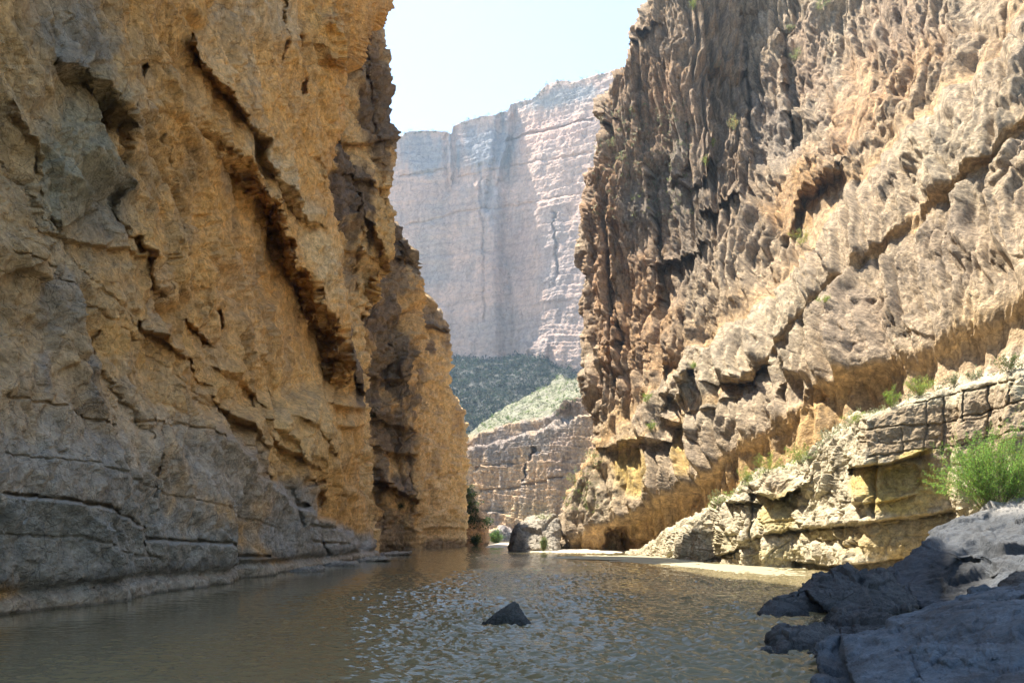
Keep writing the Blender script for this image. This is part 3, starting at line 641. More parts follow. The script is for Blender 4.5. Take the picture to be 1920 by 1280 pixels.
# ------------------------------------------------------------------ RIGHT BENCH (ledge blocks at the water)
BX = [1180, 1240, 1290, 1308, 1338, 1352, 1378, 1388, 1424, 1434, 1492, 1505, 1560, 1606, 1622, 1700, 1782, 1800, 1866, 1890, 1960, 2300]
BD = [97, 86, 77, 75, 73.6, 67, 64.5, 62.5, 61.6, 59.2, 58.0, 56, 51.5, 47.8, 46.2, 45.2, 44.2, 42, 41, 38.6, 37.4, 34]
def RBdist(a, b):
    w = 6*noise(a/60, b/60, 0*a, 91)+3*noise(a/20, b/26, 0*a, 92)
    d = 1/np.interp(a+w*sstep(1260, 1330, a), BX, 1/np.array(BD))
    top = np.interp(a, *zip(*RBtop))
    t = np.clip((b-top)/np.maximum(1055-top, 20), 0, 1)
    return d + 3.2*(1-t)**2*np.where(a < 1615, 1.4, .5)
RBtop = [(1150, 1038), (1186, 1033), (1231, 1010), (1262, 990), (1295, 971), (1322, 953), (1345, 940), (1367, 930), (1400, 905), (1422, 886), (1450, 878), (1484, 872), (1526, 856), (1548, 821), (1590, 800), (1606, 783), (1619, 776), (1661, 764), (1712, 742), (1771, 722), (1822, 709), (1906, 688), (2000, 660), (2300, 600)]
RBfeats = [
 crack([(1340,1048),(1400,1014),(1450,1002),(1520,991),(1600,984),(1700,973),(1790,958)], 0.75, 2.8, 2, 30), lip([(1340,1040),(1400,1014),(1450,1002),(1520,991),(1600,984),(1700,973),(1790,958)], .6, 4, 30, .2, 30, 2),
 lip([(1424,924),(1450,928),(1480,921),(1494,914)], 1.6, 4, 50, .5, 20, 2), lip([(1604,874),(1650,868),(1690,860),(1722,850)], 1.5, 4, 40, .3, 20, 2), ell(1690, 900, 44, 30, .6, -5, 3, .4), ell(1500, 905, 26, 44, -.5, 10),
 crack([(1618,806),(1680,800),(1760,796),(1800,783),(1860,770),(1920,752)], 0.19, 1.6, 3, 24), crack([(1628,856),(1700,846),(1790,836)], 0.17, 1.5, 3, 24), crack([(1640,765),(1720,752),(1770,738),(1800,733),(1900,712)], 0.22, 1.9, 2, 24),
 crack([(1736,752),(1738,800),(1732,850)], 0.17, 1.5, 3), crack([(1768,740),(1770,800),(1766,850)], 0.25, 2.0, 3), crack([(1804,732),(1806,790)], 0.22, 1.9, 3), crack([(1690,805),(1694,850)], 0.11, 1.2, 3), crack([(1850,724),(1856,770),(1848,830)], 0.22, 1.9, 3),
 crack([(1790,840),(1860,820),(1920,806)], 0.17, 1.6, 3), crack([(1896,720),(1890,760),(1878,800)], 0.22, 1.9, 3),
 lip([(1600,940),(1640,942),(1700,930)], .3, 4, 30, .2, 20, 4), lip([(1646,880),(1644,920),(1642,960)], .9, 3, 16, 0, 8, 3), crack([(1500,1004),(1506,1060)], 0.25, 1.9, 3), crack([(1598,1010),(1600,1060)], 0.11, 1.9, 3), lip([(1500,1052),(1550,1058),(1640,1054),(1720,1040)], 1.2, 4, 30, 0, 20, 3),
 crack([(1350,985),(1358,1010),(1372,1046)], 0.28, 2.1, 3), crack([(1300,985),(1295,1040)], 0.19, 1.9, 4), crack([(1405,905),(1412,960),(1405,1010)], 0.60, 2.5, 4), crack([(1360,945),(1420,935)], 0.19, 1.9, 3), lip([(1372,944),(1400,940),(1418,943)], .8, 3, 18, .4, 14, 3),
 crack([(1530,860),(1508,900),(1484,930)], 0.22, 2.1, 4), crack([(1560,920),(1580,960),(1584,1000)], 0.14, 1.9, 5)]
def RBrelief(x, y, z, a, b, seed):
    wv = noise(x*.12, y*.12, z*.12, seed); w2 = noise(x*.4, y*.4, z*.4, seed+1)
    flat = sstep(1612, 1626, a)                     # the big squared face is smoother
    h = .55*fbm(x*.13, y*.13, z*.13, seed+2, 3)
    f1, f2, cid = voronoi(x*.32+.3*w2, y*.32, z*.34+.2*wv, seed+3); h += (1-.75*flat)*((cid-.5)*.6*sstep(0, .14, f2-f1) - .4*(1-sstep(0, .07, f2-f1)))
    f1, f2, cid = voronoi(x*.9+.3*w2, y*.9, z*.8, seed+4); h += (1-.6*flat)*((cid-.5)*.2 - .06*(1-sstep(0, .06, f2-f1)))
    h += (1-.7*flat)*(.3*(ridge(x*.55, y*.55, z*.14, seed+5)-.5) + .18*(ridge(x*1.6, y*1.6, z*.5, seed+6)-.5))
    h += .16*fbm(x*1.2, y*1.2, z*1.2, seed+7, 4, .6) + .08*(1-.5*flat)*fbm(x*4, y*4, z*4, seed+8, 3, .6)
    return h
def RBpaint(a, b, P, seed):
    p = Paint((.46, .395, .27)); B = p.blot
    B(1720, 810, 130, 60, (.27, .205, .13), .95, -5, .25, .15, .1); B(1860, 790, 90, 80, (.30, .225, .145), .9, 0, .3, .2)
    B(1690, 915, 110, 55, (.46, .34, .105), .95, -4, .3, .2, .1); B(1700, 1010, 130, 50, (.38, .28, .12), .9, 0, .4, .2, .2); B(1770, 880, 24, 50, (.26, .2, .13), .8)
    B(1460, 960, 44, 60, (.44, .35, .14), .85, 0, .5); B(1455, 905, 34, 22, (.34, .26, .16), .8); B(1540, 1000, 60, 20, (.42, .33, .14), .6); B(1350, 1010, 40, 30, (.44, .37, .2), .6)
    B(1440, 1045, 80, 20, (.46, .38, .18), .6, -8); B(1690, 890, 40, 20, (.34, .26, .09), .7, 0, .7, .5, .3); B(1720, 850, 50, 8, (.55, .42, .12), .8, -8, .5)
    C = p.run(a, b, P, seed); return C
RB = rock_face('rock_bench', [(500, 1172), (1200, 1172)], [(500, 2300), (1200, 2300)], seg((690, 1060, 330)), seg((0, .68, 460), (.68, 1, 60)), RBdist, RBfeats, RBrelief, RBpaint, M_bench, 21,
     round_top=(14, 2.2), back_top=(7, 13, -.6), rowtop=RBtop, soft=1, graze=.45, nblur=4)
tag(RB, 'blocky pale ledge at the foot of the right wall, cracked and water worn', 'rock ledge', 'canyon walls', 'structure')

# ------------------------------------------------------------------ MIDDLE CLIFF + sunny scrub slope
def stratarelief(am, fq, vr=1.0):
    def f(x, y, z, a, b, seed):
        q = fq; wv = noise(x*.02*q, y*.02*q, z*.02*q, seed)
        h = am*1.8*fbm(x*.02*q, y*.02*q, z*.012*q, seed+1, 4)
        for fr, k_ in ((.07, .9), (.2, .5), (.55, .25)):
            s = z*fr*q + 1.2*wv*fr*4 + (x*.01*q); k = np.floor(s); r = s-k; h += am*k_*(.5*(r-.5)+.8*noise(k*3.7, x*.02*q, y*.02*q, seed+40))
        h += am*vr*(1.0*(ridge(x*.07*q, y*.07*q, z*.012*q, seed+5)-.5) + .45*(ridge(x*.25*q, y*.25*q, z*.05*q, seed+6)-.5))
        f1, f2, cid = voronoi(x*.10*q, y*.10*q, z*.10*q+wv, seed+3); h += am*((cid-.5)*.35 - .12*(1-sstep(0, .06, f2-f1)))
        h += am*.4*fbm(x*.3*q, y*.3*q, z*.3*q, seed+7, 4, .6)
        return h
    return f
MX = [820, 870, 950, 1030, 1090, 1160]
def rim(a): return np.interp(a, [820, 874, 956, 1031, 1089, 1160], [836, 819, 795, 780, 748, 700])
def M1dist(a, b):
    base = np.interp(a, MX, [330, 318, 300, 275, 262, 250])
    r0 = rim(a); d = base + (1020-b)*.05
    led = np.interp(a, [820, 874, 952, 992, 1105, 1160], [858, 843, 827, 813, 783, 770])
    d += 9*sstep(led+2, led-4, b)
    d += np.where(b < r0, (r0-b)*np.interp(a, MX, [3.0, 3.0, 2.3, 1.75, 2.4, 2.6]), 0)
    foot = sstep(992, 999, b)*sstep(985, 925, a)
    return d - 14*foot
M1top = [(820, 838), (870, 818), (878, 814), (906, 791), (952, 760), (990, 742), (1031, 721), (1042, 708), (1054, 703), (1060, 712), (1089, 710), (1160, 690)]
def M1relief(x, y, z, a, b, seed):
    h = stratarelief(2.0, 1.6)(x, y, z, a, b, seed); sl = sstep(2, -4, b-rim(a))
    h2 = 1.2*fbm(x*.12, y*.12, z*.12, seed+50, 4, .6); return h*(1-sl)+h2*sl
def M1paint(a, b, P, seed):
    p = Paint((.54, .36, .21)); B = p.blot
    B(930, 830, 70, 40, (.25, .21, .19), .85, -12, .5, .4, .4); B(1030, 810, 70, 50, (.28, .24, .21), .85, -15, .5, .4, .4); B(985, 900, 8, 60, (.22, .2, .19), .6, 5, .8, .5, .5); B(940, 900, 7, 60, (.3, .25, .22), .6, 0, .8, .5, .5)
    B(1060, 860, 40, 60, (.42, .3, .22), .7); B(990, 960, 70, 30, (.50, .36, .2), .8); B(1060, 775, 40, 25, (.3, .25, .22), .7); B(925, 960, 18, 30, (.22, .21, .2), .7)
    B(955, 1005, 40, 14, (.27, .25, .24), .95, 0, .3, .1); B(1085, 760, 30, 40, (.33, .26, .2), .7)
    C = p.run(a, b, P, seed); sl = (sstep(1, -3, b-rim(a)+2*noise(a/12, b/12, 0*a, 3)))[..., None]
    n = fbm(P[..., 0]*.2, P[..., 1]*.2, P[..., 2]*.2, seed+3, 4)[..., None]
    S = np.array((.22, .215, .14))*(1+.3*n) + 0*C; gm = sstep(.05, .4, fbm(P[..., 0]*.09, P[..., 1]*.09, P[..., 2]*.09, seed+8, 3))[..., None]
    S += .5*gm*(np.array((.20, .21, .12))-S)
    return C*(1-sl)+S*sl
M1 = rock_face('mesa_cliff', [(600, 800), (1200, 800)], [(600, 1180), (1200, 1180)], seg((700, 1030, 330)), seg((0, 1, 250)), M1dist,
     [crack([(1003,840),(990,870),(985,900)], 3, 3, 3), crack([(905,920),(950,916),(990,908),(1060,895)], 1.6, 1.8, 2), crack([(880,960),(940,958)], 1, 1.5, 2), ell(1060, 765, 18, 13, -3.5, -10), crack([(890,875),(960,868)], 1.2, 1.6, 3)],
     M1relief, M1paint, M_mid, 31, back_top=(0, 50, -40), rowtop=M1top, soft=1, base_z=-1.5)
tag(M1, 'hazy mid distance cliff with a sunlit scrub slope on top', 'cliff', 'canyon walls', 'structure')

# ------------------------------------------------------------------ DARK SCRUB SLOPE
def B1dist(a, b): return 430 + (900-b)*.95 - (a-850)*.05
def B1relief(x, y, z, a, b, seed): return 5*fbm(x*.03, y*.03, z*.03, seed, 4) + 1.5*fbm(x*.2, y*.2, z*.2, seed+5, 3)
def B1paint(a, b, P, seed):
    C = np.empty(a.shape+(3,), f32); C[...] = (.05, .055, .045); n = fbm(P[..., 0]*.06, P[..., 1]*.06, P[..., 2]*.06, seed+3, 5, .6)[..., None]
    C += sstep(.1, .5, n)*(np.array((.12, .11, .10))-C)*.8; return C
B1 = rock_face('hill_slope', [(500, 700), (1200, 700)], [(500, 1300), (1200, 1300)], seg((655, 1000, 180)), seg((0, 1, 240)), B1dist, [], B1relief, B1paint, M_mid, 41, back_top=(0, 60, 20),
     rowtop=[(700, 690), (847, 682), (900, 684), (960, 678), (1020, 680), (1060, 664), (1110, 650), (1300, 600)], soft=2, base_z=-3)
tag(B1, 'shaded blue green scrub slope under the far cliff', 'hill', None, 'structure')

# ------------------------------------------------------------------ FAR WALL
FT = [(600, 300), (700, 280), (742, 262), (764, 250), (800, 246), (838, 246), (846, 249), (848, 236), (870, 228), (906, 219), (944, 212), (952, 209), (957, 196), (980, 190), (999, 188), (1012, 178), (1026, 165), (1040, 160), (1054, 158), (1081, 156), (1100, 148), (1125, 141), (1200, 120), (1400, 90)]
def Fdist(a, b):
    d = 640 + np.clip((680-b), 0, 600)*.13 + np.interp(a, [600, 740, 850, 930, 950, 1010, 1130, 1400], [70, 44, 34, 14, 26, -2, -50, -160])
    d += 4*sstep(300, 230, b-np.interp(a, [740, 960, 1130], [30, 0, -70]))
    return d
def Fpaint(a, b, P, seed):
    p = Paint((.58, .40, .315)); B = p.blot
    t = 0
    B(800, 290, 70, 45, (.27, .27, .29), .9, 0, .6, .4, .5); B(920, 270, 70, 60, (.24, .26, .30), .9, 0, .6, .4, .5); B(1060, 185, 90, 22, (.30, .31, .32), .9, -12, .5, .3, .3); B(920, 380, 26, 110, (.30, .30, .33), .7, -6, .8, .5, .5)
    B(1040, 250, 90, 40, (.62, .38, .29), .8, -8, .7); B(820, 380, 70, 60, (.42, .30, .25), .7); B(800, 480, 60, 110, (.36, .31, .28), .6, 0, .8); B(960, 480, 60, 130, (.42, .28, .23), .7, 0, .8, .4, .4); B(1050, 500, 50, 120, (.36, .29, .27), .6)
    B(960, 620, 140, 50, (.40, .31, .27), .6); B(1010, 650, 26, 26, (.38, .28, .24), .7)
    C = p.run(a, b, P, seed)
    s = sstep(.1, .5, fbm(a/14, b/110, 0*a, seed+4, 4))[..., None]; C *= 1-.12*s
    s = sstep(.0, .5, noise(a/200, (b+.15*(a-900))/7, 0*a, seed+5))[..., None]; C *= 1-.15*s
    return C
Fw = rock_face('far_cliff', [(-100, 640), (1200, 640)], [(-100, 1380), (1200, 1380)], seg((90, 720, 400)), seg((0, 1, 380)), Fdist,
     [crack([(835,255),(836,300),(842,360)], 3, 4, 3), crack([(942,215),(930,300),(912,390)], 5, 8, 5), lip([(842,236),(842,260),(846,330)][::-1], 4, 8, 30, 3, 30, 3), lip([(958,195),(950,260),(935,330)][::-1], 5, 10, 40, 4, 30, 4),
      crack([(900,310),(905,450),(910,600)], 2, 3, 5), crack([(955,520),(960,600),(958,660)], 2, 3, 4), ell(1012, 655, 22, 26, -5, 0, 2, .4), ell(980, 655, 14, 22, -4, 0, 2, .4), crack([(1040,400),(1046,520)], 3, 3, 5),
      crack([(860,330),(1000,305),(1110,290)], 1.6, 2, 4, 40), crack([(760,420),(880,395),(1000,380),(1110,360)], 1.6, 2, 4, 40), crack([(750,330),(840,318)], 2.5, 2, 4), crack([(950,265),(1110,225)], 3, 2.2, 3, 40)],
     stratarelief(1.9, .6, .5), Fpaint, M_far, 51, back_top=(0, 120, 6), rowtop=FT, soft=3, base_z=None)
tag(Fw, 'towering hazy lavender cliff closing the canyon under the sky', 'cliff', 'canyon walls', 'structure')

# ------------------------------------------------------------------ BOULDERS
def boulder(name, outline, dpts, thick, mat, col, seed, bulge=.5, facet=.12, strata=0., feats=(), NR=70, NA=360, rough=.05, fs=1.0, paint=None):
    """an irregular solid: outline in image pixels at its own distance, real thickness front to back"""
    o = np.array(outline, float); o2 = np.vstack([o, o[:1]]); sl = np.r_[0, np.cumsum(np.hypot(*np.diff(o2, axis=0).T))]
    t = np.linspace(0, sl[-1], NA, endpoint=False)
    ox = np.interp(t, sl, o2[:, 0]); oy = np.interp(t, sl, o2[:, 1])
    c = np.array([ox.mean(), oy.mean()])
    dp = np.array(dpts, float)
    if len(dp) >= 3:
        A = np.c_[dp[:, 0]-c[0], dp[:, 1]-c[1], np.ones(len(dp))]; co, *_ = np.linalg.lstsq(A, 1/dp[:, 2], rcond=None)
    else: co = np.array([0, 0, 1/dp[:, 2].mean()])
    ph = np.linspace(0, 1, NR)
    rho_f = np.sin(ph*math.pi/2); rho_b = rho_f[::-1][1:]
    rho = np.r_[rho_f, rho_b][:, None]; front = np.r_[np.ones(NR), np.zeros(NR-1)][:, None]
    a = c[0]+rho*(ox-c[0])[None]; b = c[1]+rho*(oy-c[1])[None]
    D0 = 1/(co[0]*(a-c[0])+co[1]*(b-c[1])+co[2])
    dome = np.sqrt(np.clip(1-rho**2, 0, 1)) if True else 0
    dome2 = (1-rho**6)
    D = D0 + np.where(front > 0, bulge*(1-dome2*.7-.3*dome)*1.0, bulge + thick*dome)
    if feats:
        dd = 0
        for i, f in enumerate(feats): dd = dd + f(a.astype(f32), b.astype(f32), seed*7+i)
        D = D + dd*front*sstep(1, .9, rho)
    P = world(a, b, D)
    P = np.concatenate([P, P[:, :1]], 1); a = np.c_[a, a[:, :1]]; b = np.c_[b, b[:, :1]]
    n = normals(np.concatenate([P[:, -4:-1], P, P[:, 1:4]], 1))[:, 3:-3]
    n = np.stack([blur(n[..., i], 5, (0,)) for i in range(3)], -1); n /= np.linalg.norm(n, axis=-1, keepdims=True)+1e-6
    cen = P.reshape(-1, 3).mean(0); 
    if (n*(P-cen)).sum() < 0: n = -n
    x, y, z = [P[..., i].astype(f32) for i in range(3)]
    wv = noise(x*.6*fs, y*.6*fs, z*.6*fs, seed)
    h = facet*1.7*facets(x*.75*fs+.3*wv, y*.75*fs, z*.85*fs+.3*wv, seed+1, 1.0)
    h += facet*.6*facets(x*2.1*fs+.3*wv, y*2.1*fs, z*2.6*fs, seed+2, 1.0) + facet*.22*facets(x*6*fs, y*6*fs, z*7*fs, seed+12, 1.0)
    h += facet*.7*fbm(x*.5*fs, y*.5*fs, z*.5*fs, seed+3, 3) + rough*.8*fbm(x*5*fs, y*5*fs, z*5*fs, seed+4, 4, .65)
    if strata:
        s = (z*3.2*fs + .25*x*fs + .8*wv); h += strata*((s % 1)-.5) + strata*.5*(((s*2.7) % 1)-.5)
    P = P + n*h[..., None]*sstep(0, .08, rho+0*x)[..., None]*np.where(rho > .98, 1, 1)[..., None]
    P[:, -1] = P[:, 0]
    C = np.empty(P.shape, f32); C[...] = col
    v = fbm(x*.9*fs, y*.9*fs, z*.9*fs, seed+8, 4)[..., None]; C *= 1+.28*v
    if paint is not None: C = paint(a.astype(f32), b.astype(f32), P, C)
    wl = sstep(.28, .05, P[..., 2]+.05*v[..., 0])[..., None]; C *= 1-.45*wl     # wet dark foot
    o = make_mesh(name, P, grid_quads(P.shape[0], P.shape[1]), mat, C)
    FACES[o.name] = P.reshape(-1, 3)
    return o
BC = (.25, .245, .24)
g1 = boulder('boulder', [(1530,1330),(1531,1280),(1530,1240),(1540,1210),(1558,1195),(1585,1184),(1612,1177),(1647,1168),(1677,1159),(1707,1154),(1730,1149),(1760,1136),(1796,1117),(1819,1105),(1843,1098),(1885,1094),(1920,1097),(2010,1108),(2150,1140),(2250,1250),(2260,1420),(1900,1520),(1600,1500)],
     [(1533,1280,13.0),(1900,1280,9.6),(1885,1094,16.2),(1600,1185,14.6),(2150,1200,10.5)], 3.0, M_boulder, (.105, .13, .155), 61, .35, .09, 0, rough=.04, fs=.8, NR=120, NA=620,
     feats=[lip([(1585,1182),(1583,1215),(1590,1250),(1610,1290)], .9, 8, 60, 0, 20, 4, 20, 30), lip([(1600,1230),(1700,1215),(1780,1240),(1850,1235)], .25, 20, 50, .1, 30, 8), crack([(1712,1240),(1718,1262),(1730,1280)], .12, 2, 2), lip([(1700,1180),(1760,1190),(1820,1175)], .2, 16, 40, .08, 30, 8)],
     paint=lambda a, b, P, C: C*(1-.35*sstep(1600, 1575, a+6*noise(a/20, b/20, 0*a, 3)))[..., None])  # left end face darkened in colour where it turns from the light
tag(g1, 'big bluish grey boulder slab nearest the camera, filling the lower right corner', 'boulder', 'boulders on the right bank')
g2 = boulder('boulder', [(1428,1160),(1432,1149),(1451,1134),(1478,1117),(1508,1105),(1528,1096),(1555,1075),(1573,1062),(1594,1062),(1603,1071),(1626,1069),(1653,1069),(1665,1078),(1689,1105),(1709,1126),(1713,1145),(1677,1160),(1600,1170),(1499,1168)],
     [(1430,1155,24),(1700,1140,24.5),(1590,1065,26.5),(1560,1160,23.6)], 2.2, M_boulder, (.062, .064, .066), 63, .7, .16, .05, fs=.9, NR=90, NA=460,
     feats=[lip([(1508,1100),(1530,1125),(1560,1150),(1580,1165)], .7, 5, 40, .1, 20, 3), lip([(1600,1070),(1625,1100),(1640,1130),(1635,1150)], -.5, 6, 40, 0, 20, 3)])
tag(g2, 'dark pointed boulder with slanting layers, lying left of the big sun topped boulder', 'boulder', 'boulders on the right bank')
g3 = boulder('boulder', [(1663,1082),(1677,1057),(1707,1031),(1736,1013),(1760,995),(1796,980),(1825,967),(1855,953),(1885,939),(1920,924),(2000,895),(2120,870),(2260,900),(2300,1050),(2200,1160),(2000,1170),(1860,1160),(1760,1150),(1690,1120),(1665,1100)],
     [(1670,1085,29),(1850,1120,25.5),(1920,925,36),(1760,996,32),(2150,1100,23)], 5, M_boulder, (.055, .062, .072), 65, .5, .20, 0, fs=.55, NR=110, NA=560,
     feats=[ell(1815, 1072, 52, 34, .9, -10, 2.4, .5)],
     paint=lambda a, b, P, C: C*(1-.75*sstep(.25, .7, np.exp(-((a-1790)/60)**2-((b-1080)/40)**2)))[..., None] + .26*sstep(3.0, 3.9, P[..., 2])[..., None]*np.array((1.1, 1, .85)))  # shade painted into the hollow, sunlit tone added to the high top
tag(g3, 'huge boulder with a sunlit top edge paled in colour and a hollow painted dark as shade, below the green willow', 'boulder', 'boulders on the right bank')
g4 = boulder('boulder', [(1880,1110),(1884,1096),(1893,1078),(1905,1070),(1925,1066),(1990,1072),(2050,1100),(2040,1140),(1930,1130)], [(1885,1100,19),(1925,1068,20.5),(2040,1110,18)], 1.6, M_boulder, (.09, .08, .07), 67, .4, .10, .02)
tag(g4, 'small brownish boulder wedged between the near slab and the huge boulder at the right edge', 'boulder', 'boulders on the right bank')
g5 = boulder('boulder', [(1540,1206),(1552,1180),(1560,1168),(1575,1150),(1588,1143),(1612,1142),(1630,1137),(1645,1139),(1670,1158),(1690,1172),(1650,1200),(1590,1212)], [(1550,1195,18.6),(1670,1160,19.5),(1600,1142,21)], 1.6, M_boulder, (.06, .062, .064), 69, .4, .14, .03, fs=1.3)
tag(g5, 'low jagged dark rock behind the top edge of the near slab', 'rock', 'boulders on the right bank')
g6 = boulder('boulder', [(1441,1232),(1444,1218),(1447,1197),(1457,1179),(1469,1175),(1481,1180),(1511,1179),(1540,1176),(1555,1185),(1560,1200),(1556,1232),(1500,1240)], [(1445,1222,16.9),(1550,1222,16.5),(1480,1178,18)], 1.3, M_boulder, (.08, .08, .08), 71, .4, .09, .03, fs=1.4)
tag(g6, 'low rounded dark rock in the water just left of the near slab', 'rock', 'boulders on the right bank')
g7 = boulder('rock', [(1424,1222),(1427,1212),(1436,1207),(1446,1210),(1450,1224),(1436,1228)], [(1430,1215,16.8)], .4, M_boulder, (.14, .14, .14), 73, .1, .03, 0, NR=24, NA=80)
tag(g7, 'tiny wet rock at the left tip of the low rounded rock', 'rock', 'boulders on the right bank')
rr = boulder('river_rock', [(896,1176),(905,1168),(919,1157),(942,1142),(956,1134),(963,1131),(971,1131),(977,1138),(987,1155),(996,1168),(999,1176),(950,1182)], [(900,1172,21.8),(996,1172,21.8),(960,1131,22.4)], .8, M_boulder, (.05, .052, .045), 75, .35, .03, .02, fs=1.8, NR=60, NA=300)
tag(rr, 'dark pyramid shaped rock standing alone in the middle of the river', 'rock')
rt = boulder('river_rock', [(885,1174),(888,1170),(893,1169),(898,1172),(897,1176)], [(890,1172,21.9)], .12, M_boulder, (.06, .06, .055), 76, .03, .01, 0, NR=12, NA=40)
tag(rt, 'tiny dark stone breaking the water left of the pyramid rock', 'rock')
bb = boulder('boulder', [(960,1040),(959,1015),(966,997),(975,984),(990,974),(1004,969),(1020,966),(1036,970),(1046,985),(1050,1010),(1046,1040)], [(960,1033,112),(1045,1033,108),(1010,968,118)], 6, M_bench, (.30, .265, .21), 77, 3.0, .45, 0, fs=.22, rough=.3,
     paint=lambda a, b, P, C: C*(1-.75*sstep(984, 974, a+5*noise(a/8, b/8, 0*a, 3)+.15*(1000-b)))[..., None])  # left face darker in colour
tag(bb, 'rounded boulder with a black left face at the river bend', 'boulder')
for i, (pts, dp, lab) in enumerate([
    ([(560,1082),(590,1060),(640,1052),(672,1052),(676,1064),(640,1074),(600,1080)], [(600,1064,60),(670,1056,64)], 'pale low shelf at the foot of the grey buttress'),
    ([(640,1066),(670,1050),(700,1040),(722,1041),(735,1047),(716,1052),(690,1060)], [(670,1056,68),(725,1046,76)], 'low wet shelf running out into the riffle'),
    ([(690,1048),(720,1038),(752,1033),(772,1034),(765,1040),(735,1045)], [(720,1044,88),(765,1036,96)], 'thin flat shelf under the stained buttress'),
    ([(520,1092),(540,1074),(575,1066),(604,1066),(606,1074),(570,1086)], [(540,1080,49),(600,1068,56)], 'rounded step beside the dark cracked block')]):
    o = boulder('rock_shelf', pts, dp, 3.0, M_left, (.34, .29, .23), 80+i, .8, .18, .08, fs=.5, NR=40, NA=180); tag(o, 'grey river ledge, ' + lab, 'rock shelf', 'low rock shelves along the left bank')
for i, (x0, y0, w, d) in enumerate([(1206, 1040, 14, 96), (1480, 1066, 26, 57), (1660, 1092, 20, 33)]):
    pts = [(x0-w, y0+5), (x0-w*.7, y0-5), (x0-w*.1, y0-9), (x0+w*.6, y0-6), (x0+w, y0+5)]
# ------------------------------------------------------------------ PLANTS
M_leaf = leaf_mat('leaves', None, .45)
M_stem = mat_new('stems'); 
_m, nt, out = M_stem; bs = N(nt, 'ShaderNodeBsdfPrincipled'); bs.inputs['Base Color'].default_value = (.13, .10, .055, 1); bs.inputs['Roughness'].default_value = .9; nt.links.new(bs.outputs[0], out.inputs[0]); M_stem = _m
def leaf_quads(pos, dirs, ln, wd):
    n = len(pos); up = rng.normal(size=(n, 3)); side = np.cross(dirs, up); side /= np.linalg.norm(side, axis=1, keepdims=True)+1e-9
    L_ = ln*(.6+.8*rng.random((n, 1))); W_ = wd*(.7+.6*rng.random((n, 1)))
    V = np.stack([pos, pos+dirs*L_*.5+side*W_, pos+dirs*L_, pos+dirs*L_*.5-side*W_], 1)
    return V.reshape(-1, 3), np.arange(n*4).reshape(n, 4)
def plant(base, R, H, nst, nleaf, ln, wd, col, name='shrub', lean=(0, 0), parts=True, spread=1.0, curve=.5, up0=.55, var=.25, twigs=3, sw=.012, leafstart=.2):
    base = np.array(base, float)
    stems = []
    for i in range(nst):
        th = rng.random()*2*math.pi; sp = rng.random()**.6*spread
        tip = np.array([math.cos(th)*R*sp+lean[0], math.sin(th)*R*sp*.8+lean[1], H*(up0+(1-up0)*rng.random())*(1-.35*sp*sp)])
        b0 = np.array([math.cos(th)*R*.12*rng.random(), math.sin(th)*R*.12*rng.random(), -.1])
        mid = (b0+tip)/2 + np.array([0, 0, H*.12*curve]) + rng.normal(size=3)*R*.04
        t = np.linspace(0, 1, 9)[:, None]; p = (1-t)**2*b0+2*t*(1-t)*mid+t*t*tip; stems.append((p, 1.0))
        for k in range(twigs):
            j = rng.integers(3, 8); d = (p[j]-p[j-1]); d /= np.linalg.norm(d)+1e-9
            d2 = d+rng.normal(size=3)*.55; d2[2] = abs(d2[2])*.8+.1; d2 /= np.linalg.norm(d2); l = H*(.14+.22*rng.random())
            tt = np.linspace(0, 1, 5)[:, None]; stems.append((p[j]+d2*l*tt+np.array([0, 0, 1])*l*.12*tt*tt, .5))
    V, Q = [], []; nv = 0
    for p, k in stems:
        n = len(p); w = sw*k*np.linspace(1, .35, n)[:, None]
        ring = [p+w*np.array([math.cos(q), math.sin(q), 0]) for q in (0, 2.09, 4.19)]
        V.append(np.stack(ring, 1).reshape(-1, 3))
        for i in range(n-1):
            for j in range(3): Q.append((nv+i*3+j, nv+i*3+(j+1) % 3, nv+(i+1)*3+(j+1) % 3, nv+(i+1)*3+j))
        nv += n*3
    SV, SQ = np.concatenate(V), np.array(Q)
    pos, dr = [], []
    wts = np.array([k*len(p) for p, k in stems]); wts = wts/wts.sum()
    cnt = np.maximum(1, (wts*nleaf*1.0).astype(int))
    for (p, k), c in zip(stems, cnt):
        t = (leafstart if k == 1 else .0)+(1-(leafstart if k == 1 else .0))*rng.random(c)**.75; f = t*(len(p)-1); i = np.minimum(f.astype(int), len(p)-2); q = p[i]+(p[i+1]-p[i])*(f-i)[:, None]
        d = (p[i+1]-p[i]); d /= np.linalg.norm(d, axis=1, keepdims=True)+1e-9
        d = d*.45+rng.normal(size=(c, 3))*.7; d /= np.linalg.norm(d, axis=1, keepdims=True)
        pos.append(q+rng.normal(size=(c, 3))*ln*.5); dr.append(d)
    LV, LQ = leaf_quads(np.concatenate(pos), np.concatenate(dr), ln, wd)
    n = len(LQ); c = np.array(col)*(1+var*rng.normal(size=(n, 1))*.6) * (1+.12*rng.normal(size=(n, 3)))
    yel = (rng.random((n, 1)) < .15); c = np.where(yel, c*np.array([1.5, 1.2, .9]), c)
    LC = np.repeat(np.clip(c, .01, .8), 4, axis=0)
    if parts:
        e = bpy.data.objects.new(name, None); COL.objects.link(e); e.location = base
        make_mesh('stems', SV, SQ, M_stem, None, e); make_mesh('foliage', LV, LQ, M_leaf, LC, e, smooth=False)
        return e
    o = make_mesh(name, LV, LQ, M_leaf, LC, None, smooth=False); o.location = base; return o
def at(a, b, d): return np.array([(a-CX)/F*d, d, EYE+(HY-b)/F*d])
bigb = at(1865, 972, 36.5)
big = plant(bigb, 2.7, 4.4, 110, 52000, .075, .014, (.20, .34, .075), 'willow_shrub', lean=(.5, 0), spread=1.15, up0=.45, curve=1.0, twigs=8, sw=.018, leafstart=.18)
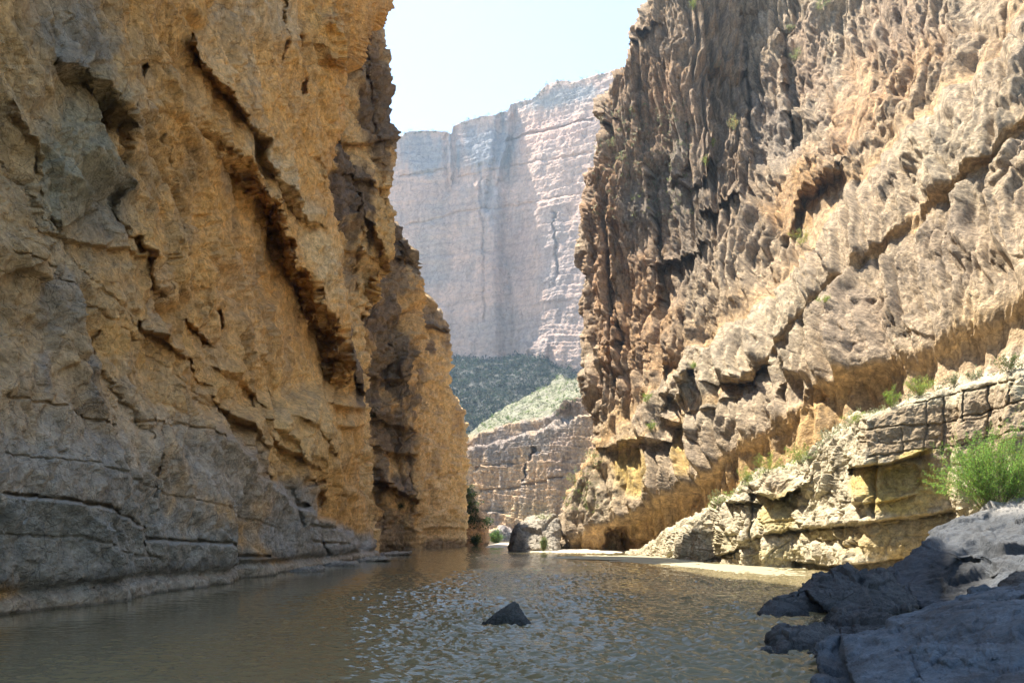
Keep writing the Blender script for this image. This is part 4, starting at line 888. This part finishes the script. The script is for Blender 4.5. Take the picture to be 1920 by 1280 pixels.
tag(big, 'large feathery bright green shrub growing behind the huge sun topped boulder', 'shrub')
G1c, G2c, G3c = (.20, .28, .065), (.24, .30, .08), (.26, .29, .15)
def ledge(face, a, b, wpx, hpx, lab, col=G1c, n=900, name='shrub', group='shrubs on the ledges'):
    p = spot(face, a, b); s = p[1]/F; H = hpx*s; R = wpx*.5*s; p = p+np.array([-.10*R, -.25*R, -.05*H])
    e = plant(p, R, H, max(8, n//70), n, max(.10, 2.6*s*1.0), max(.018, .42*s), col, name, twigs=2, sw=.01, leafstart=.15)
    return tag(e, lab, 'shrub', group)
ledge(RB, 1722, 738, 64, 46, 'fullest bright green shrub on the ledge beneath the dark groove, below the pale crust', G2c, 1700)
ledge(RB, 1664, 756, 40, 42, 'thin upright green shrub just left of the fullest ledge shrub', G1c, 900)
ledge(RB, 1604, 792, 60, 26, 'low spreading green shrub at the corner of the big square block', G2c, 900)
ledge(RB, 1890, 693, 46, 36, 'dull olive shrub on the ledge at the right edge of the photo', (.16, .19, .09), 900)
ledge(RB, 1822, 712, 34, 26, 'grey green cactus clump on the ledge, left of the olive shrub', (.22, .24, .15), 600)
ledge(RB, 1786, 722, 44, 24, 'sparse grey green clump on the ledge between cracked blocks', (.22, .24, .15), 600)
ledge(RB, 1440, 882, 60, 40, 'yellow green shrub filling the ledge above the small overhanging block', G2c, 1300)
ledge(RB, 1500, 868, 56, 40, 'wide green shrub on the ledge above the rough sunlit block', G1c, 1300)
ledge(RB, 1400, 903, 34, 34, 'small green shrub left of the yellow green ledge shrub', G2c, 700)
ledge(RB, 1345, 946, 36, 28, 'pale grey green shrub lowest on the ledge near the water', G3c, 700)
ledge(R1, 1500, 462, 46, 40, 'lone yellow green tuft under the ochre hollow high on the right wall', (.30, .33, .10), 800)
ledge(R1, 1378, 245, 26, 32, 'dry upright yellow tuft high on the right wall', (.34, .33, .15), 500)
ledge(R1, 1338, 276, 16, 18, 'small bright tuft beside the tall dark recess', G2c, 300)
ledge(R1, 1326, 312, 18, 20, 'small bright tuft at the foot of the tall dark recess', G2c, 300)
ledge(R1, 1492, 112, 26, 26, 'pale tuft on the dark ledge near the top of the right wall', G3c, 400)
ledge(R1, 1302, 16, 22, 26, 'tuft on the skyline ledge at the very top of the frame', (.25, .30, .10), 400)
ledge(R1, 1540, 16, 30, 20, 'grassy tuft cut by the top of the frame on the right wall', G3c, 400)
ledge(R1, 1216, 752, 34, 18, 'green shrub on the shoulder above the ochre alcove', G1c, 500)
ledge(R1, 1222, 802, 22, 18, 'bright green shrub just under the shoulder, in front of the dark rock face', G1c, 400)
ledge(R1, 1540, 568, 30, 16, 'low green tuft halfway up the wall on a cream slab', G1c, 350)
ledge(R1, 1300, 690, 26, 14, 'low green tuft beside the leaning oval block', G1c, 300)
ledge(R1, 1480, 60, 22, 16, 'grey green tuft beneath the top edge, right wall', G3c, 300)
ledge(R1, 1345, 130, 24, 18, 'faint olive tuft between two brown pillars', (.22, .24, .12), 300)
ledge(R1, 1150, 275, 26, 20, 'pale scrub on the skyline shoulder of the right wall', (.26, .27, .17), 300)
ledge(R1, 1165, 300, 22, 16, 'scrub just under the skyline shoulder', (.24, .26, .16), 300)
ledge(R1, 1072, 905, 34, 30, 'pale green scrub on the low shoulder where the right wall meets the bend', G3c, 500)
ledge(R1, 1110, 862, 36, 26, 'scrub patch on the upper part of the low shoulder', G3c, 500)
ledge(bb, 1022, 972, 36, 12, 'short green growth on top of the bend boulder', (.2, .24, .1), 350)
ledge(L3, 702, 786, 24, 22, 'dark green shrub clinging to the varnished pinnacle', (.05, .07, .025), 700)
ledge(L3, 752, 950, 20, 10, 'small dark shrub low on the varnished pinnacle', (.06, .08, .03), 300)
for (a, b, d, w, h, lab, c) in [(892, 1023, 165, 22, 22, 'dark round bush at the water beside the ochre tower', (.05, .085, .03)), (931, 1020, 185, 28, 30, 'bright green bush beyond the bend at the end of the river', (.14, .24, .09)),
        (1019, 1031, 108, 12, 26, 'thin green bush beside the bend boulder', (.2, .26, .12)), (1530, 1178, 20.3, 50, 34, 'tangle of dry brown twigs between the dark rocks', (.05, .042, .03))]:
    p = at(a, b, d); p[2] = max(p[2], 0.05); s = d/F
    e = plant(p, w*.5*s, h*s, 40, 2600 if a < 1500 else 350, max(.03, 2.2*s), max(.003, .5*s), c, 'shrub', twigs=3, up0=.45, leafstart=.02, sw=.006 if a > 1500 else .05); tag(e, lab, 'bush', 'riverside bushes')

# scrub that nobody could count: many small leafy clumps on the two slopes
def scrub(name, face, n, size, box, col, seed, lab, keep=None, var=.3, only=None):
    r = np.random.default_rng(seed); P = FACES[face.name]; a = CX+P[:, 0]/P[:, 1]*F; b = HY-(P[:, 2]-EYE)/P[:, 1]*F
    m = (a > box[0]) & (a < box[2]) & (b > box[1]) & (b < box[3])
    if keep is not None: m &= keep(a, b, P)
    idx = np.nonzero(m)[0]
    if len(idx) == 0: print('no scrub', name); return
    w = P[idx, 1]**2; w = w/w.sum()
    base = P[r.choice(idx, n, p=w)] + r.normal(size=(n, 3))*size*.4; sz = size*(.4+.9*r.random(n)**2)
    kk = 16; pos = np.repeat(base, kk, 0)+r.normal(size=(n*kk, 3))*np.repeat(sz, kk)[:, None]*np.array([.42, .42, .3])
    d = r.normal(size=(n*kk, 3)); d[:, 2] = np.abs(d[:, 2]); d /= np.linalg.norm(d, axis=1, keepdims=True)
    up = r.normal(size=(n*kk, 3)); s = np.cross(d, up); s /= np.linalg.norm(s, axis=1, keepdims=True)
    L_ = (np.repeat(sz, kk)*(.25+.3*r.random(n*kk)))[:, None]
    V = np.stack([pos-d*L_*.5, pos+s*L_*.4, pos+d*L_*.5, pos-s*L_*.4], 1)
    c = np.array(col)[r.integers(0, len(col), n)]*(1+var*r.normal(size=(n, 1))*.5); c = np.clip(np.repeat(c, kk*4, 0), .01, .6)
    o = make_mesh(name, V, np.arange(n*kk*4).reshape(-1, 4), M_leaf, c, None, smooth=False)
    return tag(o, lab, 'scrub', None, 'stuff')
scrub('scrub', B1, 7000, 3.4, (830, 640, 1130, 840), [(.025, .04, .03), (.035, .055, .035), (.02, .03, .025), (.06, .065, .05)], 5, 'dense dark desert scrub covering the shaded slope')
scrub('scrub', M1, 1300, 1.3, (868, 700, 1100, 832), [(.10, .13, .06), (.16, .17, .10), (.20, .20, .15), (.15, .21, .07)], 6, 'pale green scrub on the sunlit slope above the middle cliff', keep=lambda a, b, P: b < rim(a)-2)
scrub('scrub', R1, 700, .5, (1110, 190, 1300, 420), [(.22, .23, .14), (.18, .21, .10), (.27, .26, .18)], 7, 'thin grey green scrub scattered on the upper right wall')
scrub('scrub', R1, 260, .4, (1040, 850, 1130, 960), [(.22, .24, .12), (.18, .23, .08)], 8, 'thin scrub on the low shoulder by the bend')
scrub('scrub', RB, 420, .28, (1500, 670, 1960, 860), [(.24, .26, .16), (.2, .22, .12), (.3, .28, .19)], 9, 'dry grass and stones along the top of the rock bench', keep=lambda a, b, P: (b < np.interp(a, *zip(*RBtop))+5) & (P[:, 0] < 60))
scrub('scrub', RB, 320, .3, (1320, 840, 1530, 950), [(.22, .30, .08), (.2, .26, .1), (.28, .3, .17)], 10, 'grass strip along the lower bench top', keep=lambda a, b, P: (b < np.interp(a, *zip(*RBtop))+6))
scrub('scrub', L5, 260, 1.2, (860, 880, 925, 985), [(.05, .07, .03), (.08, .10, .05)], 12, 'dark brush hanging over the small spur')
scrub('scrub', Fw, 260, 2.0, (740, 130, 1140, 270), [(.12, .13, .09), (.09, .11, .07)], 13, 'low brush along the rim of the far cliff', keep=lambda a, b, P: b < np.interp(a, *zip(*FT))+4)

# ------------------------------------------------------------------ WATER, BED, SAND
def sheet(name, pts, z, mat, kind='structure'):
    V = np.array([(x, y, z) for x, y in pts], float); o = make_mesh(name, V, np.arange(len(pts))[None], mat, None, None, False); return tag(o, None, None, None, kind)
m, nt, out = mat_new('sandy_bed'); bs = N(nt, 'ShaderNodeBsdfPrincipled'); bs.inputs['Base Color'].default_value = (.40, .34, .25, 1); bs.inputs['Roughness'].default_value = .95
nz_ = N(nt, 'ShaderNodeTexNoise'); nz_.inputs['Scale'].default_value = 3; nz_.inputs['Detail'].default_value = 6; rp = N(nt, 'ShaderNodeMapRange'); rp.inputs[3].default_value = .75; rp.inputs[4].default_value = 1.25; nt.links.new(nz_.outputs[0], rp.inputs[0])
co = N(nt, 'ShaderNodeTexCoord'); nt.links.new(co.outputs['Object'], nz_.inputs['Vector'])
vm = N(nt, 'ShaderNodeVectorMath', operation='SCALE'); vm.inputs[0].default_value = (.46, .40, .30); nt.links.new(rp.outputs[0], vm.inputs['Scale']); nt.links.new(vm.outputs[0], bs.inputs['Base Color']); nt.links.new(bs.outputs[0], out.inputs[0]); M_sand = m
ground = sheet('ground', [(-3000, -3000), (3000, -3000), (3000, 3000), (-3000, 3000)], -1.2, M_sand)
def sand(name, outline, zc, lab, seed):
    """a low bank: domed, thin at its edge, with an uneven shore"""
    o = np.array([at(a, b, EYE*F/(b-HY))[:2] for a, b in outline]); o2 = np.vstack([o, o[:1]]); sl = np.r_[0, np.cumsum(np.hypot(*np.diff(o2, axis=0).T))]
    t = np.linspace(0, sl[-1], 200); x = np.interp(t, sl, o2[:, 0]); y = np.interp(t, sl, o2[:, 1]); c = o.mean(0)
    r = np.linspace(0, 1, 24)[:, None]; X = c[0]+r*(x-c[0]); Y = c[1]+r*(y-c[1]); k = noise(X*.5, Y*.5, 0*X, seed)
    Z = zc*(1-r**2.5)+.12*k*(1-r)-.12*r**6; P = np.stack([X, Y, Z], -1); ob = make_mesh(name, P, grid_quads(24, 200), M_sand); return tag(ob, lab, 'sand bank', None, 'structure')
sand('sand_bank', [(905, 1026), (915, 1021), (935, 1017.5), (965, 1017), (975, 1020), (962, 1025), (930, 1027)], .35, 'pale gravel bank at the far end of the river', 3)
sand('sand_bank', [(975, 1034), (1000, 1031), (1060, 1030), (1120, 1031), (1190, 1032), (1200, 1035), (1150, 1037), (1080, 1035.5), (1010, 1035.5)], .25, 'sunlit sand strip along the foot of the right wall', 4)
_ms = M_sand; M_sand = mat_new('sunlit_water_tone'); _m, nt, out = M_sand; bs = N(nt, 'ShaderNodeBsdfPrincipled'); bs.inputs['Roughness'].default_value = .5  # M_sand holds the sunlit water colour for the added sheet only
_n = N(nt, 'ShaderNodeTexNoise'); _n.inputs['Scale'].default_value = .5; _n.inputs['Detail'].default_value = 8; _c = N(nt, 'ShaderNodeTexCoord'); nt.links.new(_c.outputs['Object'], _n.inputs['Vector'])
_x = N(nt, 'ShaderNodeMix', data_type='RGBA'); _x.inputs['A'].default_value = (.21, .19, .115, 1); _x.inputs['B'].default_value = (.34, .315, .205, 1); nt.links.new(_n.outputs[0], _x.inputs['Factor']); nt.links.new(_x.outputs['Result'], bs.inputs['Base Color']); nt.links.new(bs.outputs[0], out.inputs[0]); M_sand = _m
sand('sand_bank', [(985, 1041.5), (1100, 1037.5), (1190, 1038), (1300, 1048), (1345, 1056), (1400, 1060), (1500, 1065), (1565, 1070), (1570, 1082), (1535, 1089), (1480, 1086), (1400, 1078), (1330, 1068), (1250, 1060), (1100, 1049), (1000, 1045)], .09, 'long pale sheet added as sunlit murky water in front of the rock bench, barely above the water', 6)  # added sheet, coloured as the sunlit strip of murky water
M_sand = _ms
sand('sand_bank', [(1545, 1074), (1600, 1066), (1680, 1058), (1760, 1056), (1800, 1075), (1720, 1090), (1640, 1088), (1580, 1082)], .5, 'small sandy patch between the bench and the boulders', 5)

m, nt, out = mat_new('river_water'); Lk = nt.links.new
bs = N(nt, 'ShaderNodeBsdfPrincipled'); bs.inputs['Base Color'].default_value = (.155, .128, .068, 1); bs.inputs['Roughness'].default_value = .04; bs.inputs['IOR'].default_value = 1.33
geo = N(nt, 'ShaderNodeTexCoord')
def wn(scale, sx, sy, det, r=.55, rot=0.):
    mp = N(nt, 'ShaderNodeMapping'); mp.inputs['Scale'].default_value = (sx, sy, 1); mp.inputs['Rotation'].default_value = (0, 0, rot); Lk(geo.outputs['Object'], mp.inputs['Vector'])
    n = N(nt, 'ShaderNodeTexNoise'); n.inputs['Scale'].default_value = scale; n.inputs['Detail'].default_value = det; n.inputs['Roughness'].default_value = r; Lk(mp.outputs[0], n.inputs['Vector']); return n.outputs['Fac']
def mth(op, a, b):
    n = N(nt, 'ShaderNodeMath', operation=op)
    for i, v in enumerate((a, b)):
        if isinstance(v, (int, float)): n.inputs[i].default_value = v
        else: Lk(v, n.inputs[i])
    return n.outputs[0]
def mrg(v, a, b, c, d):
    n = N(nt, 'ShaderNodeMapRange'); [setattr(n.inputs[i+1], 'default_value', q) for i, q in enumerate((a, b, c, d))]; Lk(v, n.inputs[0]); return n.outputs[0]
sx = N(nt, 'ShaderNodeSeparateXYZ'); Lk(geo.outputs['Object'], sx.inputs[0])
# wind ruffles the middle of the river; the left bank lies calmer
calm = mrg(mth('ADD', sx.outputs['X'], mth('MULTIPLY', wn(.12, 1, .5, 3), 5.0)), -9.0, 1.5, .22, 1.0)
gust = mrg(wn(.25, 1, .35, 3), .35, .6, .55, 1.1)
h = mth('ADD', mth('MULTIPLY', wn(3.2, .55, 1, 3, .5, .15), 1.0), mth('ADD', mth('MULTIPLY', wn(8.5, .6, 1, 2, .5, -.2), .34), mth('MULTIPLY', wn(.9, .5, 1, 2), 1.0)))
h = mth('MULTIPLY', h, mth('MULTIPLY', calm, gust))
bp = N(nt, 'ShaderNodeBump'); bp.inputs['Strength'].default_value = 1.0; bp.inputs['Distance'].default_value = .03; Lk(h, bp.inputs['Height']); Lk(bp.outputs[0], bs.inputs['Normal'])
Lk(bs.outputs[0], out.inputs[0]); M_water = m

def river_mesh():
    """rippled surface where the water is in reach of the eye, a flat sheet round it"""
    d = [9.0]
    while d[-1] < 175: d.append(d[-1]+max(.024, .0010*d[-1]+.00008*d[-1]**2))
    d = np.array(d)[:, None]; u = np.linspace(-.78, .62, 1000)[None, :]
    x = u*d; y = d+0*u; X, Y = x.astype(f32), y.astype(f32)
    calm = sstep(-11, 0, X+3.5*noise(X*.12, Y*.06, 0*X, 200)+.10*(Y-20))
    calm = .10+.90*calm
    gust = .70+.55*noise(X*.25, Y*.10, 0*X, 201)
    glass = 1-.8*np.exp(-((Y-62-4*noise(X*.15, Y*.1, 0*X, 209))/9)**2)*sstep(6, -2, X)       # slick water before the riffle
    k = calm*gust*glass
    wx = X+.4*noise(X*.8, Y*.8, 0*X, 202)
    z = .020*noise(wx*.55, Y*1.05, 0*X, 203) + .026*noise(wx*1.7+3, Y*3.5, 0*X, 204)
    z += .024*noise(wx*3.4, Y*7.0, 0*X, 205)*sstep(110, 35, Y) + .011*noise(wx*6, Y*12, 0*X, 206)*sstep(50, 22, Y)
    rif = np.exp(-((Y-77-2.5*noise(X*.2, 0*X, 0*X, 207)-.25*X)/2.6)**2)*sstep(8, 2, X)*sstep(-17, -12, X)
    Z = 3.5*z*k + rif*(.10*np.abs(noise(X*1.4, Y*1.4, 0*X, 208))+.05*noise(X*4, Y*4, 0*X, 210))
    P = np.stack([x+0*d, y, Z], -1); nr, nc = P.shape[:2]
    q = grid_quads(nr, nc, True)
    o4 = np.array([(-300, -250, -.07), (300, -250, -.07), (300, 420, -.07), (-300, 420, -.07)], float)
    n = nr*nc; V = np.concatenate([P.reshape(-1, 3), o4]); Q = np.concatenate([q, [[n, n+1, n+2, n+3]]])
    return tag(make_mesh('water', V, Q, M_water), None, None, None, 'structure')
river = river_mesh()

# ------------------------------------------------------------------ AIR
HAZE = 0.00016
if HAZE:
    bpy_me = bpy.data.meshes.new('haze'); X0, X1, Y0, Y1, Z0, Z1 = -1300, 1300, -320, 1250, -2.4, 640
    v = [(x, y, z) for z in (Z0, Z1) for y in (Y0, Y1) for x in (X0, X1)]
    bpy_me.from_pydata(v, [], [(0, 2, 3, 1), (4, 5, 7, 6), (0, 1, 5, 4), (2, 6, 7, 3), (0, 4, 6, 2), (1, 3, 7, 5)])
    m, nt, out = mat_new('air'); pv = N(nt, 'ShaderNodeVolumePrincipled'); pv.inputs['Color'].default_value = (.55, .76, 1, 1); pv.inputs['Density'].default_value = HAZE; pv.inputs['Anisotropy'].default_value = .35
    nt.links.new(pv.outputs[0], out.inputs['Volume']); bpy_me.materials.append(m)
    hz = bpy.data.objects.new('haze', bpy_me); COL.objects.link(hz); tag(hz, None, None, None, 'stuff')
    ground.data.vertices.foreach_set('co', np.array([(-3000, -3000, -1.2), (3000, -3000, -1.2), (3000, 3000, -1.2), (-3000, 3000, -1.2)], f32).ravel())

# ------------------------------------------------------------------ SKY, SUN, CAMERA
w = bpy.data.worlds.new('World'); scene.world = w; w.use_nodes = True; nt = w.node_tree
bg = nt.nodes['Background']; sky = nt.nodes.new('ShaderNodeTexSky'); sky.sky_type = 'NISHITA'; sky.sun_disc = False
sky.sun_elevation = math.radians(SUN_EL); sky.sun_rotation = math.atan2(SUN_AZ[0], SUN_AZ[1]); sky.dust_density = .6; sky.air_density = 1.25; sky.altitude = 600
nt.links.new(sky.outputs[0], bg.inputs[0]); bg.inputs[1].default_value = .082
sl = bpy.data.lights.new('sun', 'SUN'); sl.energy = 5.0; sl.angle = math.radians(.53); sl.color = (1, .92, .79)
so = bpy.data.objects.new('sun', sl); COL.objects.link(so)
from mathutils import Vector
el = math.radians(SUN_EL); az = SUN_AZ/np.linalg.norm(SUN_AZ)
sd = Vector((az[0]*math.cos(el), az[1]*math.cos(el), math.sin(el))); so.rotation_euler = sd.to_track_quat('Z', 'Y').to_euler(); so.location = (0, 0, 700)
cam = bpy.data.cameras.new('camera'); co_ = bpy.data.objects.new('camera', cam); COL.objects.link(co_); scene.camera = co_
co_.location = (0, 0, EYE); co_.rotation_euler = (math.radians(90), 0, 0)
cam.sensor_width = 36; cam.lens = F/1920*36; cam.shift_y = (HY-640)/1920; cam.clip_start = .1; cam.clip_end = 8000
scene.view_settings.view_transform = 'Standard'; scene.view_settings.look = 'None'; scene.view_settings.exposure = 2.0; scene.view_settings.gamma = 1
scene.cycles.use_denoising = True
try: scene.cycles.denoiser = 'OPENIMAGEDENOISE'
except Exception: pass
scene.cycles.max_bounces = 8; scene.cycles.diffuse_bounces = 5; scene.cycles.volume_bounces = 0; scene.cycles.sample_clamp_indirect = 6
print('script time', round(time.time()-T0, 1))
